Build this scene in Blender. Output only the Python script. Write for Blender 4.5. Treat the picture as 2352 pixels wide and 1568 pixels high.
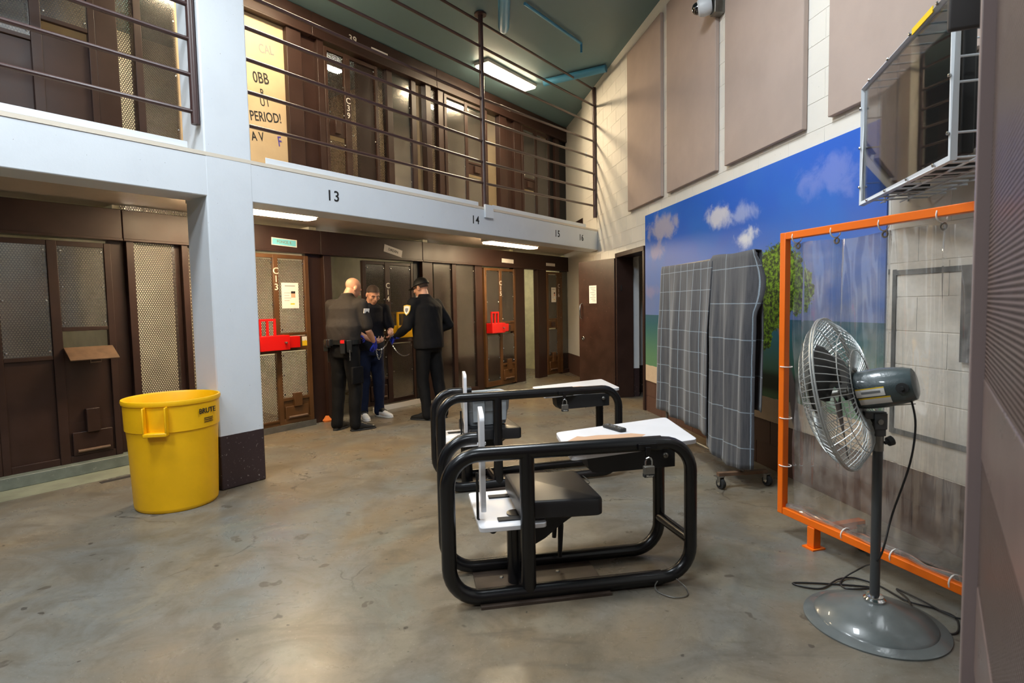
import bpy, bmesh, math, random
from mathutils import Vector, Matrix, noise
random.seed(7)
S = bpy.context.scene
for o in list(bpy.data.objects): bpy.data.objects.remove(o)
C = S.collection
R = math.radians

# ------------------------------------------------------------------ camera
HCAM = 1.42
PIT, ROL = R(3.66), R(1.10)
fwd = Vector((0, math.cos(PIT), -math.sin(PIT)))
dwn = Vector((0, -math.sin(PIT), -math.cos(PIT)))
rgt = Vector((1, 0, 0))
r2 = rgt * math.cos(ROL) + dwn * math.sin(ROL)
d2 = -rgt * math.sin(ROL) + dwn * math.cos(ROL)
cd = bpy.data.cameras.new('camera'); cam = bpy.data.objects.new('camera', cd); C.objects.link(cam)
cd.sensor_width = 36; cd.lens = 36 * 1310 / 2352; cd.clip_start = 0.02; cd.clip_end = 100
m = Matrix.Identity(4)
for i, v in enumerate((r2, -d2, -fwd)):
    for k in range(3): m[k][i] = v[k]
m.translation = Vector((0, 0, HCAM)); cam.matrix_world = m
cd.dof.use_dof = True; cd.dof.focus_distance = 5.0; cd.dof.aperture_fstop = 4.0
S.camera = cam
cy = S.cycles; cy.use_light_tree = False; cy.adaptive_threshold = 0.02; cy.max_bounces = 5; cy.diffuse_bounces = 3; cy.glossy_bounces = 2; cy.transmission_bounces = 2; cy.transparent_max_bounces = 8; cy.caustics_reflective = False; cy.caustics_refractive = False; cy.sample_clamp_indirect = 6
# ------------------------------------------------------------------ world and exposure
w = bpy.data.worlds.new('world'); S.world = w; w.use_nodes = True
w.node_tree.nodes['Background'].inputs[0].default_value = (0.5, 0.55, 0.6, 1)
w.node_tree.nodes['Background'].inputs[1].default_value = 0.05
S.view_settings.view_transform = 'Standard'; S.view_settings.look = 'None'
S.view_settings.gamma = 1; S.view_settings.exposure = 0.8
S.view_settings.use_curve_mapping = False
LAMP_ROOM, LAMP_TIER, LAMP_LOW, LAMP_CELL = 36.0, 50.0, 62.0, 40.0
CEIL = 4.98

# ------------------------------------------------------------------ frames: facade (x = along, y = depth behind it) and mural wall (x = towards camera, y = behind it)
CR = Vector((1.449, 9.491, 0)); FA, WA = R(53.5), R(-81.5)
def fp(s, d, z=0): return CR + Vector((math.cos(FA) * s - math.sin(FA) * d, math.sin(FA) * s + math.cos(FA) * d, z))
def wp(t, y, z=0): return CR + Vector((math.cos(WA) * t - math.sin(WA) * y, math.sin(WA) * t + math.cos(WA) * y, z))

# ------------------------------------------------------------------ mesh helpers
class MB:
    def __init__(s, M=None): s.v = []; s.f = []; s.M = M or Matrix.Identity(4)
    def add(s, vs, fs):
        b = len(s.v); s.v += [tuple(s.M @ Vector(v)) for v in vs]; s.f += [tuple(i + b for i in f) for f in fs]; return s
    def box(s, x0, x1, y0, y1, z0, z1):
        return s.add([(x, y, z) for x in (x0, x1) for y in (y0, y1) for z in (z0, z1)],
                     [(0, 1, 3, 2), (4, 6, 7, 5), (0, 4, 5, 1), (2, 3, 7, 6), (0, 2, 6, 4), (1, 5, 7, 3)])
    def prism(s, poly, z0, z1):
        n = len(poly); a = sum(poly[i][0] * poly[(i + 1) % n][1] - poly[(i + 1) % n][0] * poly[i][1] for i in range(n))
        if a < 0: poly = poly[::-1]
        return s.add([(x, y, z0) for x, y in poly] + [(x, y, z1) for x, y in poly],
                     [tuple(range(n))[::-1], tuple(range(n, 2 * n))] + [(i, (i + 1) % n, n + (i + 1) % n, n + i) for i in range(n)])
    def rprism(s, x0, x1, y0, y1, z0, z1, r, n=5):
        p = []
        for cx, cy, a0 in ((x1 - r, y1 - r, 0), (x0 + r, y1 - r, 90), (x0 + r, y0 + r, 180), (x1 - r, y0 + r, 270)):
            for k in range(n + 1):
                a = R(a0 + 90 * k / n); p.append((cx + r * math.cos(a), cy + r * math.sin(a)))
        return s.prism(p, z0, z1)
    def tube(s, path, r, n=12, closed=False, caps=True):
        P = [Vector(p) for p in path]; m_ = len(P)
        rr = r if isinstance(r, (list, tuple)) else [r] * m_
        T = []
        for i in range(m_):
            a = P[(i - 1) % m_] if (closed or i) else P[i]; b = P[(i + 1) % m_] if (closed or i < m_ - 1) else P[i]
            T.append((b - a).normalized())
        u = T[0].orthogonal().normalized(); vs = []
        for i in range(m_):
            u = (u - T[i] * u.dot(T[i]))
            u = u.normalized() if u.length > 1e-6 else T[i].orthogonal().normalized()
            w_ = T[i].cross(u)
            for k in range(n):
                a = 2 * math.pi * k / n; vs.append(P[i] + (u * math.cos(a) + w_ * math.sin(a)) * rr[i])
        fs = []
        for i in range(m_ if closed else m_ - 1):
            j = (i + 1) % m_
            for k in range(n): fs.append((i * n + k, i * n + (k + 1) % n, j * n + (k + 1) % n, j * n + k))
        if caps and not closed: fs += [tuple(range(n))[::-1], tuple(range((m_ - 1) * n, m_ * n))]
        return s.add(vs, fs)
    def lathe(s, prof, n=32, c=(0, 0, 0)):
        vs = [(c[0] + r * math.cos(2 * math.pi * k / n), c[1] + r * math.sin(2 * math.pi * k / n), c[2] + z) for r, z in prof for k in range(n)]
        fs = [(i * n + k, i * n + (k + 1) % n, (i + 1) * n + (k + 1) % n, (i + 1) * n + k) for i in range(len(prof) - 1) for k in range(n)]
        if prof[0][0] > 1e-6: fs.append(tuple(range(n))[::-1])
        if prof[-1][0] > 1e-6: fs.append(tuple(range((len(prof) - 1) * n, len(prof) * n)))
        return s.add(vs, fs)
    def loft(s, rings):
        n = len(rings[0]); vs = [p for r_ in rings for p in r_]
        fs = [(i * n + k, i * n + (k + 1) % n, (i + 1) * n + (k + 1) % n, (i + 1) * n + k) for i in range(len(rings) - 1) for k in range(n)]
        return s.add(vs, fs + [tuple(range(n))[::-1], tuple(range((len(rings) - 1) * n, len(rings) * n))])
    def ell(s, c, r, nu=16, nv=10, rot=None):
        c = Vector(c); r = (r, r, r) if isinstance(r, (int, float)) else r; q = rot.to_3x3() if rot else Matrix.Identity(3)
        rings = []
        for i in range(1, nv):
            a = math.pi * i / nv
            rings.append([c + q @ Vector((r[0] * math.sin(a) * math.cos(2 * math.pi * k / nu), r[1] * math.sin(a) * math.sin(2 * math.pi * k / nu), -r[2] * math.cos(a))) for k in range(nu)])
        b = len(s.v); n = nu
        vs = [p for r_ in rings for p in r_] + [c + q @ Vector((0, 0, -r[2])), c + q @ Vector((0, 0, r[2]))]
        fs = [(i * n + k, i * n + (k + 1) % n, (i + 1) * n + (k + 1) % n, (i + 1) * n + k) for i in range(len(rings) - 1) for k in range(n)]
        L = len(rings) * n
        fs += [(L, (k + 1) % n, k) for k in range(n)] + [(L + 1, (len(rings) - 1) * n + k, (len(rings) - 1) * n + (k + 1) % n) for k in range(n)]
        return s.add(vs, fs)
    def cap(s, a, b, ra, rb, n=12):
        a, b = Vector(a), Vector(b); d = b - a; L = d.length
        if L < 1e-6: return s.ell(a, max(ra, rb))
        d /= L; path = []; rr = []
        for k in range(5):
            t = math.pi / 2 * (1 - k / 4); path.append(a - d * ra * math.sin(t)); rr.append(max(ra * math.cos(t), ra * 0.05))
        for k in range(5):
            t = math.pi / 2 * k / 4; path.append(b + d * rb * math.sin(t)); rr.append(max(rb * math.cos(t), rb * 0.05))
        return s.tube(path, rr, n)
    def mesh(s, name, angle=35):
        me = bpy.data.meshes.new(name); me.from_pydata(s.v, [], s.f); me.update()
        if angle:
            me.polygons.foreach_set('use_smooth', [True] * len(me.polygons)); me.set_sharp_from_angle(angle=R(angle))
        return me

def link(o, parent=None, loc=None, rotz=None, mat=None, bevel=0, kind=None, label=None):
    C.objects.link(o)
    if parent: o.parent = parent
    if loc is not None: o.location = loc
    if rotz is not None: o.rotation_euler = (0, 0, rotz)
    if mat is not None and o.data is not None:
        o.data.materials.clear(); o.data.materials.append(mat)
    if bevel:
        b = o.modifiers.new('bevel', 'BEVEL'); b.width = bevel; b.segments = 2; b.limit_method = 'ANGLE'; b.angle_limit = R(40)
    if kind: o['kind'] = kind
    if label: o['label'] = label
    return o
def obj(name, mb, mat, parent=None, loc=None, rotz=None, bevel=0, kind=None, label=None, angle=35):
    me = mb.mesh(name, angle) if isinstance(mb, MB) else mb
    return link(bpy.data.objects.new(name, me), parent, loc, rotz, mat, bevel, kind, label)
def tag(o, label, cat, group=None, kind=None):
    o['label'] = label; o['category'] = cat
    if group: o['group'] = group
    if kind: o['kind'] = kind
    return o
def thing(name, label, cat, loc=(0, 0, 0), rotz=0, group=None, kind=None):
    o = bpy.data.objects.new(name, None); C.objects.link(o); o.location = loc; o.rotation_euler = (0, 0, rotz); o.empty_display_size = 0.1
    return tag(o, label, cat, group, kind)
def B(*a): return MB().box(*a)
def text(body, size, mat, parent, loc, rot=(R(90), 0, 0), name='lettering', align='CENTER', ext=0.0008, sx=1.0, spacing=1.0):
    c = bpy.data.curves.new(name, 'FONT'); c.body = body; c.size = size; c.extrude = ext; c.align_x = align; c.align_y = 'CENTER'; c.space_character = spacing; c.space_line = 0.85
    c.resolution_u = 3; c.offset = size * 0.012
    tmp = bpy.data.objects.new(name, c); C.objects.link(tmp); dg = bpy.context.evaluated_depsgraph_get(); dg.update()
    me = bpy.data.meshes.new_from_object(tmp.evaluated_get(dg)); bpy.data.objects.remove(tmp); me.materials.clear(); me.materials.append(mat)
    o = bpy.data.objects.new(name, me); C.objects.link(o); o.parent = parent; o.location = loc; o.rotation_euler = rot; o.scale = (sx, 1, 1)
    return o

# ------------------------------------------------------------------ materials
def srgb(r, g, b):
    f = lambda c: (c / 255 / 12.92) if c <= 10 else ((c / 255 + 0.055) / 1.055) ** 2.4
    return (f(r), f(g), f(b), 1)
class NT:
    def __init__(s, name):
        s.m = bpy.data.materials.new(name); s.m.use_nodes = True; s.t = s.m.node_tree; s.n = s.t.nodes; s.bsdf = s.n['Principled BSDF']; s.out = s.n['Material Output']
    def new(s, typ, **kw):
        n = s.n.new(typ)
        for k, v in kw.items(): setattr(n, k, v)
        return n
    def set(s, sock, v):
        if isinstance(v, bpy.types.NodeSocket): s.t.links.new(v, sock)
        elif v is not None: sock.default_value = v
    def math(s, op, a, b=None, c=None):
        n = s.new('ShaderNodeMath', operation=op)
        for i, v in enumerate((a, b, c)): s.set(n.inputs[i], v)
        return n.outputs[0]
    def mix(s, f, a, b):
        n = s.new('ShaderNodeMix', data_type='RGBA'); s.set(n.inputs[0], f); s.set(n.inputs[6], a); s.set(n.inputs[7], b); return n.outputs[2]
    def ramp(s, f, p0, p1):
        n = s.new('ShaderNodeMapRange', clamp=True); n.interpolation_type = 'SMOOTHSTEP'; s.set(n.inputs[0], f); n.inputs[1].default_value = p0; n.inputs[2].default_value = p1; return n.outputs[0]
    def coord(s, kind='Object'): return s.new('ShaderNodeTexCoord').outputs[kind]
    def noise(s, vec, scale, detail=4, rough=0.55, dist=0.0):
        n = s.new('ShaderNodeTexNoise'); s.set(n.inputs['Vector'], vec); n.inputs['Scale'].default_value = scale; n.inputs['Detail'].default_value = detail; n.inputs['Roughness'].default_value = rough; n.inputs['Distortion'].default_value = dist
        return n.outputs['Fac']
    def sep(s, vec): n = s.new('ShaderNodeSeparateXYZ'); s.set(n.inputs[0], vec); return n.outputs
    def comb(s, x, y, z=0.0):
        n = s.new('ShaderNodeCombineXYZ')
        for i, v in enumerate((x, y, z)): s.set(n.inputs[i], v)
        return n.outputs[0]
    def bump(s, h, strength=0.2, dist=0.002):
        n = s.new('ShaderNodeBump'); n.inputs['Strength'].default_value = strength; n.inputs['Distance'].default_value = dist; s.set(n.inputs['Height'], h); s.set(s.bsdf.inputs['Normal'], n.outputs[0])
    def pos(s): return s.new('ShaderNodeNewGeometry').outputs['Position']
def pm(name, col, rough=0.5, metal=0.0, var=0.0, vs=8.0, bump=0.0, bs=60.0, spec=0.5, coat=0.0, chips=0.0, chipcol=(0.4, 0.35, 0.3, 1)):
    t = NT(name); b = t.bsdf
    b.inputs['Roughness'].default_value = rough; b.inputs['Metallic'].default_value = metal; b.inputs['Specular IOR Level'].default_value = spec; b.inputs['Coat Weight'].default_value = coat
    c = col
    if var or chips or bump:
        v = t.pos()
        if var:
            f = t.noise(v, vs, 5, 0.6)
            lo = tuple(x * (1 - var) for x in col[:3]) + (1,); hi = tuple(min(1, x * (1 + var)) for x in col[:3]) + (1,)
            c = t.mix(t.ramp(f, 0.3, 0.7), lo, hi)
            t.set(b.inputs['Roughness'], t.math('MULTIPLY_ADD', f, 0.25, max(0.02, rough - 0.12)))
        if chips:
            g = t.ramp(t.noise(v, 38, 6, 0.7), 0.70 - chips, 0.74 - chips); c = t.mix(g, c, chipcol)
        if bump: t.bump(t.noise(v, bs, 5, 0.6), bump, 0.003)
    t.set(b.inputs['Base Color'], c)
    return t.m
def emit(name, col, st):
    t = NT(name); t.bsdf.inputs['Base Color'].default_value = (0.8, 0.8, 0.8, 1); t.bsdf.inputs['Emission Color'].default_value = col; t.bsdf.inputs['Emission Strength'].default_value = st
    return t.m
def perforated(name, col, pitch=0.0125, rad=0.36, rough=0.45, see=1.0):
    """sheet steel with a staggered grid of round holes, in object x/z"""
    t = NT(name); x, y, z = t.sep(t.coord('Object'))
    X = t.math('DIVIDE', x, pitch); Z = t.math('DIVIDE', z, pitch)
    def cell(ox, oz):
        a = t.math('SUBTRACT', t.math('FRACT', t.math('ADD', X, ox)), 0.5)
        q = t.math('MULTIPLY', t.math('SUBTRACT', t.math('FRACT', t.math('ADD', t.math('DIVIDE', Z, 1.732), oz)), 0.5), 1.732)
        return t.math('SQRT', t.math('ADD', t.math('MULTIPLY', a, a), t.math('MULTIPLY', q, q)))
    d = t.math('MINIMUM', cell(0.0, 0.0), cell(0.5, 0.5))
    hole = t.math('LESS_THAN', d, rad)
    t.bsdf.inputs['Base Color'].default_value = col; t.bsdf.inputs['Roughness'].default_value = rough
    tr = t.new('ShaderNodeBsdfTransparent'); tr.inputs[0].default_value = (see, see, see, 1)
    mx = t.new('ShaderNodeMixShader'); t.set(mx.inputs[0], hole); t.t.links.new(t.bsdf.outputs[0], mx.inputs[1]); t.t.links.new(tr.outputs[0], mx.inputs[2]); t.t.links.new(mx.outputs[0], t.out.inputs[0])
    return t.m
def clear(name, tint=(0.9, 0.9, 0.9, 1), haze=0.08, gloss=0.1, rough=0.08, hazecol=(0.8, 0.8, 0.8, 1), bumps=None):
    """thin clear sheet: lets the view through, reflects at its surface and carries a little haze"""
    t = NT(name)
    tr = t.new('ShaderNodeBsdfTransparent'); tr.inputs[0].default_value = tint
    df = t.new('ShaderNodeBsdfDiffuse'); df.inputs[0].default_value = hazecol
    gl = t.new('ShaderNodeBsdfGlossy'); gl.inputs['Roughness'].default_value = rough; gl.inputs[0].default_value = (1, 1, 1, 1)
    m1 = t.new('ShaderNodeMixShader'); m2 = t.new('ShaderNodeMixShader')
    hz = haze
    if bumps: hz = t.math('MULTIPLY', t.ramp(t.noise(t.coord('Object'), bumps, 4, 0.6), 0.25, 0.8), haze * 2)
    t.set(m1.inputs[0], hz); t.t.links.new(tr.outputs[0], m1.inputs[1]); t.t.links.new(df.outputs[0], m1.inputs[2])
    fr = t.new('ShaderNodeFresnel'); fr.inputs[0].default_value = 1.45
    f = t.math('ADD', t.math('MULTIPLY', fr.outputs[0], 0.8), gloss * 0.3)
    t.set(m2.inputs[0], f); t.t.links.new(m1.outputs[0], m2.inputs[1]); t.t.links.new(gl.outputs[0], m2.inputs[2]); t.t.links.new(m2.outputs[0], t.out.inputs[0])
    return t.m

def mat_floor():
    t = NT('concrete floor'); p = t.pos()
    big = t.noise(p, 0.55, 5, 0.6, 0.6); mid = t.noise(p, 2.6, 7, 0.68, 0.9); fine = t.noise(p, 26, 6, 0.7); sp = t.noise(p, 5.0, 3, 0.45)
    st = t.new('ShaderNodeMapping'); st.inputs['Scale'].default_value = (0.9, 4.2, 1); st.inputs['Rotation'].default_value = (0, 0, R(-22)); t.set(st.inputs[0], p)
    streak = t.noise(st.outputs[0], 1.5, 6, 0.65, 0.5)
    c = t.mix(t.ramp(big, 0.35, 0.66), srgb(116, 116, 111), srgb(126, 108, 83))
    c = t.mix(t.math('MULTIPLY', t.ramp(mid, 0.42, 0.68), 0.62), c, srgb(92, 83, 68))
    c = t.mix(t.math('MULTIPLY', t.ramp(t.noise(p, 1.7, 6, 0.62, 1.2), 0.50, 0.66), 0.5), c, srgb(138, 129, 111))
    c = t.mix(t.math('MULTIPLY', t.ramp(streak, 0.54, 0.70), 0.42), c, srgb(80, 72, 62))
    c = t.mix(t.math('MULTIPLY', t.ramp(t.noise(p, 1.1, 4, 0.5, 1.5), 0.55, 0.7), 0.3), c, srgb(108, 118, 112))
    c = t.mix(t.math('MULTIPLY', t.ramp(fine, 0.48, 0.72), 0.42), c, srgb(92, 82, 68))
    c = t.mix(t.math('MULTIPLY', t.ramp(t.noise(p, 70, 3, 0.6), 0.62, 0.74), 0.35), c, srgb(168, 158, 140))
    spot = t.math('MULTIPLY', t.ramp(sp, 0.675, 0.70), t.ramp(t.noise(p, 40, 3), 0.3, 0.5)); c = t.mix(t.math('MULTIPLY', spot, 0.6), c, srgb(66, 56, 46))
    sp2 = t.ramp(t.noise(p, 17, 2, 0.4), 0.735, 0.75); c = t.mix(t.math('MULTIPLY', sp2, 0.7), c, srgb(60, 54, 48))
    # hairline cracks
    vo = t.new('ShaderNodeTexVoronoi', feature='DISTANCE_TO_EDGE'); wv = t.new('ShaderNodeVectorMath', operation='ADD')
    nv = t.new('ShaderNodeTexNoise'); nv.inputs['Scale'].default_value = 3.5; nv.inputs['Detail'].default_value = 6; t.set(nv.inputs['Vector'], p)
    sc = t.new('ShaderNodeVectorMath', operation='SCALE'); t.set(sc.inputs[0], nv.outputs['Color']); sc.inputs['Scale'].default_value = 0.35
    t.set(wv.inputs[0], p); t.set(wv.inputs[1], sc.outputs[0]); t.set(vo.inputs['Vector'], wv.outputs[0]); vo.inputs['Scale'].default_value = 0.42
    crack = t.math('MULTIPLY', t.math('LESS_THAN', vo.outputs['Distance'], 0.0022), t.ramp(t.noise(p, 1.3, 2), 0.48, 0.56)); c = t.mix(t.math('MULTIPLY', crack, 0.7), c, srgb(70, 64, 56))
    t.set(t.bsdf.inputs['Base Color'], c)
    t.set(t.bsdf.inputs['Roughness'], t.math('ADD', t.math('MULTIPLY', mid, 0.3), t.math('ADD', 0.15, t.math('MULTIPLY', spot, 0.2))))
    t.bsdf.inputs['Specular IOR Level'].default_value = 0.32
    t.bump(t.math('ADD', t.math('MULTIPLY', fine, 0.5), mid), 0.07, 0.003)
    return t.m
def mat_two(name, low, high, zc, chips=0.0, rough=0.45):
    """painted masonry: dado colour below the height zc"""
    t = NT(name); p = t.pos(); z = t.sep(p)[2]
    hi = t.mix(t.math('MULTIPLY', t.ramp(t.noise(p, 3, 6, 0.65), 0.4, 0.75), 0.22), high, tuple(x * 0.8 for x in high[:3]) + (1,))
    hi = t.mix(t.ramp(t.noise(p, 60, 3, 0.5), 0.755, 0.77), hi, srgb(110, 105, 100))
    lo = low
    if chips: lo = t.mix(t.ramp(t.noise(p, 45, 5, 0.7), 0.72 - chips, 0.75 - chips), low, srgb(150, 145, 140))
    c = t.mix(t.math('LESS_THAN', t.math('ADD', z, t.math('MULTIPLY', t.noise(p, 30, 2), 0.006)), zc), hi, lo)
    t.set(t.bsdf.inputs['Base Color'], c); t.bsdf.inputs['Roughness'].default_value = rough
    t.bump(t.noise(p, 45, 5, 0.65), 0.25, 0.003)
    return t.m
def mat_mural():
    """printed beach photograph: sky with clouds, sea, sand and a tree, in wall coordinates t, z"""
    t = NT('beach mural print'); x, y, z = t.sep(t.coord('Object'))
    v = t.comb(x, z)
    k = t.ramp(z, 1.26, 2.5)
    c = t.mix(k, srgb(104, 126, 182), srgb(18, 96, 206))
    c = t.mix(t.math('MULTIPLY', t.ramp(t.noise(v, 1.3, 3, 0.5), 0.4, 0.7), 0.5), c, srgb(44, 118, 208))
    def cloud(cx, cz, rx, rz, col, amt, base):
        global _sd
        dx = t.math('DIVIDE', t.math('SUBTRACT', x, cx), rx); dz = t.math('DIVIDE', t.math('SUBTRACT', z, cz), rz)
        d = t.math('SQRT', t.math('ADD', t.math('MULTIPLY', dx, dx), t.math('MULTIPLY', dz, dz)))
        n = t.noise(v, 4.5, 7, 0.62, 0.4)
        m_ = t.ramp(t.math('ADD', t.math('SUBTRACT', 1.0, d), t.math('MULTIPLY', t.math('SUBTRACT', n, 0.5), 2.2)), 0.1, 0.75)
        return t.mix(t.math('MULTIPLY', m_, amt), base, col)
    for a in ((2.6, 2.30, .55, .22, srgb(176, 170, 186), .85), (2.45, 2.05, .35, .16, srgb(150, 146, 180), .6), (3.95, 2.24, .34, .17, srgb(214, 212, 222), .95), (4.35, 2.2, .3, .13, srgb(176, 186, 222), .7),
              (4.42, 1.97, .26, .13, srgb(226, 226, 232), 1.0), (5.5, 2.28, .45, .2, srgb(120, 140, 214), .7), (2.3, 1.55, .3, .12, srgb(140, 136, 176), .6), (4.9, 1.5, .9, .16, srgb(150, 152, 186), .55), (3.4, 1.5, .9, .12, srgb(140, 146, 190), .4)):
        c = cloud(*a, c)
    sea = t.mix(t.ramp(z, 0.62, 1.22), srgb(96, 140, 106), srgb(36, 100, 112)); sea = t.mix(t.math('MULTIPLY', t.ramp(z, 1.1, 1.25), 0.6), sea, srgb(46, 92, 120))
    hz = t.math('LESS_THAN', z, 1.262); c = t.mix(hz, c, sea)
    sandn = t.math('ADD', z, t.math('MULTIPLY', t.math('SUBTRACT', t.noise(v, 3, 4), 0.5), 0.05))
    c = t.mix(t.math('LESS_THAN', sandn, 0.61), c, t.mix(t.noise(v, 14, 6, 0.7), srgb(196, 172, 146), srgb(222, 204, 180)))
    # darker rocks at the foot of the tree
    rk = t.math('MULTIPLY', t.ramp(t.math('ADD', t.math('ABSOLUTE', t.math('SUBTRACT', x, 4.85)), t.math('MULTIPLY', t.noise(v, 6, 4), 0.3)), 0.72, 0.5), t.ramp(t.math('ABSOLUTE', t.math('SUBTRACT', z, 0.74)), 0.12, 0.04)); c = t.mix(t.math('MULTIPLY', rk, 0.85), c, srgb(34, 38, 34))
    # trunk
    tx = t.math('ADD', t.math('MULTIPLY', t.math('SUBTRACT', 1.3, z), 0.28), 4.93)
    tk = t.math('MULTIPLY', t.ramp(t.math('ABSOLUTE', t.math('SUBTRACT', t.math('ADD', x, t.math('MULTIPLY', t.math('SUBTRACT', t.noise(v, 7, 3), 0.5), 0.06)), tx)), 0.06, 0.035), t.math('LESS_THAN', z, 1.42)); c = t.mix(tk, c, srgb(124, 112, 112))
    # crown
    def blob(cx, cz, rx, rz):
        dx = t.math('DIVIDE', t.math('SUBTRACT', x, cx), rx); dz = t.math('DIVIDE', t.math('SUBTRACT', z, cz), rz)
        return t.math('SQRT', t.math('ADD', t.math('MULTIPLY', dx, dx), t.math('MULTIPLY', dz, dz)))
    d = t.math('MINIMUM', t.math('MINIMUM', blob(4.9, 1.63, .33, .25), blob(5.12, 1.5, .22, .2)), t.math('MINIMUM', blob(4.78, 1.34, .2, .2), blob(4.72, 1.12, .12, .12)))
    n = t.noise(v, 16, 6, 0.7)
    cr = t.ramp(t.math('ADD', d, t.math('MULTIPLY', t.math('SUBTRACT', n, 0.5), 1.3)), 1.02, 0.94)
    leaf = t.mix(t.ramp(t.noise(v, 30, 5, 0.7), 0.42, 0.62), srgb(20, 40, 18), srgb(120, 160, 30)); c = t.mix(cr, c, leaf)
    t.set(t.bsdf.inputs['Base Color'], c); t.bsdf.inputs['Roughness'].default_value = 0.5
    t.bump(t.noise(t.coord('Object'), 120, 3), 0.06, 0.001)
    return t.m
def mat_blanket(pu=0.128, pv=0.178, wu=0.028, wv=0.018, ph=0.0):
    t = NT('grey checked blanket'); u, v, _ = t.sep(t.coord('UV'))
    wob = t.math('MULTIPLY', t.math('SUBTRACT', t.noise(t.coord('UV'), 9, 2), 0.5), 0.006)
    col = t.mix(t.noise(t.coord('UV'), 260, 4, 0.7), srgb(54, 55, 60), srgb(90, 91, 96))
    mp = t.new('ShaderNodeMapping'); mp.inputs['Scale'].default_value = (60, 3, 1); t.set(mp.inputs[0], t.coord('UV')); col = t.mix(t.math('MULTIPLY', t.ramp(t.noise(mp.outputs[0], 1.6, 4), 0.45, 0.65), 0.45), col, srgb(40, 42, 52))
    def lines(co, per, wd):
        f = t.math('ABSOLUTE', t.math('SUBTRACT', t.math('FRACT', t.math('DIVIDE', t.math('ADD', co, wob), per)), 0.5)); return t.math('LESS_THAN', f, wd)
    g = t.math('MAXIMUM', lines(t.math('ADD', u, ph), pu, wu), t.math('MULTIPLY', lines(v, pv, wv), 0.75))
    c = t.mix(t.math('MULTIPLY', g, t.math('ADD', 0.35, t.math('MULTIPLY', t.noise(t.coord('UV'), 120, 2), 0.6))), col, srgb(160, 178, 192))
    t.set(t.bsdf.inputs['Base Color'], c); t.bsdf.inputs['Roughness'].default_value = 0.95; t.bsdf.inputs['Sheen Weight'].default_value = 0.3
    t.bump(t.noise(t.coord('UV'), 320, 3), 0.3, 0.003)
    return t.m
def mat_fabric(name, col, dark=0.7, sc=18):
    t = NT(name); p = t.coord('Object'); f = t.noise(p, sc, 5, 0.6)
    t.set(t.bsdf.inputs['Base Color'], t.mix(f, tuple(x * dark for x in col[:3]) + (1,), col)); t.bsdf.inputs['Roughness'].default_value = 0.85; t.bsdf.inputs['Specular IOR Level'].default_value = 0.25
    t.bump(t.noise(p, sc * 1.2, 4, 0.6), 0.35, 0.012)
    return t.m
M = {}
M['floor'] = mat_floor()
M['white'] = mat_two('white paint over dark dado', srgb(52, 38, 40), srgb(214, 220, 226), 0.435, 0.09, 0.42)
M['block'] = mat_two('painted block over brown dado', srgb(92, 66, 56), srgb(232, 228, 220), 0.405, 0.0, 0.5)
M['cream'] = pm('cream wall paint', srgb(186, 164, 130), 0.55, var=0.06, vs=3)
M['cellwall'] = pm('cell wall paint', srgb(200, 194, 172), 0.6, var=0.1, vs=3)
M['greenwall'] = pm('pale green cell paint', srgb(206, 204, 168), 0.6, var=0.1, vs=6)
M['ceil'] = pm('teal ceiling paint', srgb(102, 130, 138), 0.5, var=0.06, vs=1.2)
M['soffit'] = pm('walkway soffit paint', srgb(190, 176, 160), 0.6, var=0.08, vs=2)
M['brown'] = pm('dark brown steel paint', srgb(52, 35, 30), 0.42, spec=0.35, var=0.14, vs=4, bump=0.05, bs=40, chips=0.0)
M['brownworn'] = pm('worn brown steel paint', srgb(58, 39, 31), 0.4, var=0.2, vs=6, bump=0.08, bs=40, chips=0.045, chipcol=srgb(150, 120, 96))
M['tan'] = pm('lamplit brown door paint', srgb(88, 58, 30), 0.4, var=0.18, vs=6, bump=0.06, bs=40, chips=0.03, chipcol=srgb(60, 44, 32))  # door brown with the warm lamplight put into its colour
M['perf'] = perforated('perforated brown steel', srgb(56, 42, 36), 0.021, 0.38)
M['perflit'] = perforated('perforated lamplit brown steel', srgb(66, 50, 36), 0.020, 0.38)  # lighter copy of the perforated brown, lamplight in its colour
M['perfdark'] = perforated('perforated dark steel', srgb(48, 36, 33), 0.0135, 0.31)
M['perfnear'] = perforated('perforated booth steel', srgb(126, 108, 103), 0.0115, 0.34, 0.35, 0.12)
M['poly'] = clear('scuffed polycarbonate', (0.82, 0.8, 0.77, 1), 0.09, 0.2, 0.15, srgb(130, 122, 116), bumps=3)
M['vinyl'] = clear('clear vinyl curtain', (0.88, 0.88, 0.87, 1), 0.20, 0.3, 0.07, srgb(205, 200, 195), bumps=5)
M['acryl'] = clear('clear acrylic sheet', (0.92, 0.92, 0.92, 1), 0.03, 0.2, 0.02, srgb(160, 160, 160))
M['panel'] = pm('taupe fabric panel', srgb(178, 160, 150), 0.95, var=0.05, vs=2, bump=0.25, bs=260)
M['railm'] = pm('brown rail paint', srgb(66, 46, 44), 0.35)
M['trimwhite'] = pm('white trim paint', srgb(216, 222, 228), 0.4)
M['lip'] = pm('cream edge paint', srgb(214, 204, 188), 0.5)
M['black'] = pm('black powder coat', (0.006, 0.006, 0.007, 1), 0.27, spec=0.5)
M['blackm'] = pm('matt black', (0.014, 0.014, 0.015, 1), 0.6)
M['vinylblack'] = pm('black vinyl cushion', (0.018, 0.018, 0.02, 1), 0.35, bump=0.12, bs=25)
M['laminate'] = pm('white laminate', srgb(226, 226, 230), 0.35, var=0.03, vs=6)
M['steel'] = pm('bright steel', srgb(190, 190, 188), 0.25, 1.0)
M['dull'] = pm('dull steel', srgb(140, 138, 132), 0.45, 0.9, var=0.15, vs=10)
M['chrome'] = pm('chrome', srgb(215, 215, 215), 0.12, 1.0)
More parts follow.
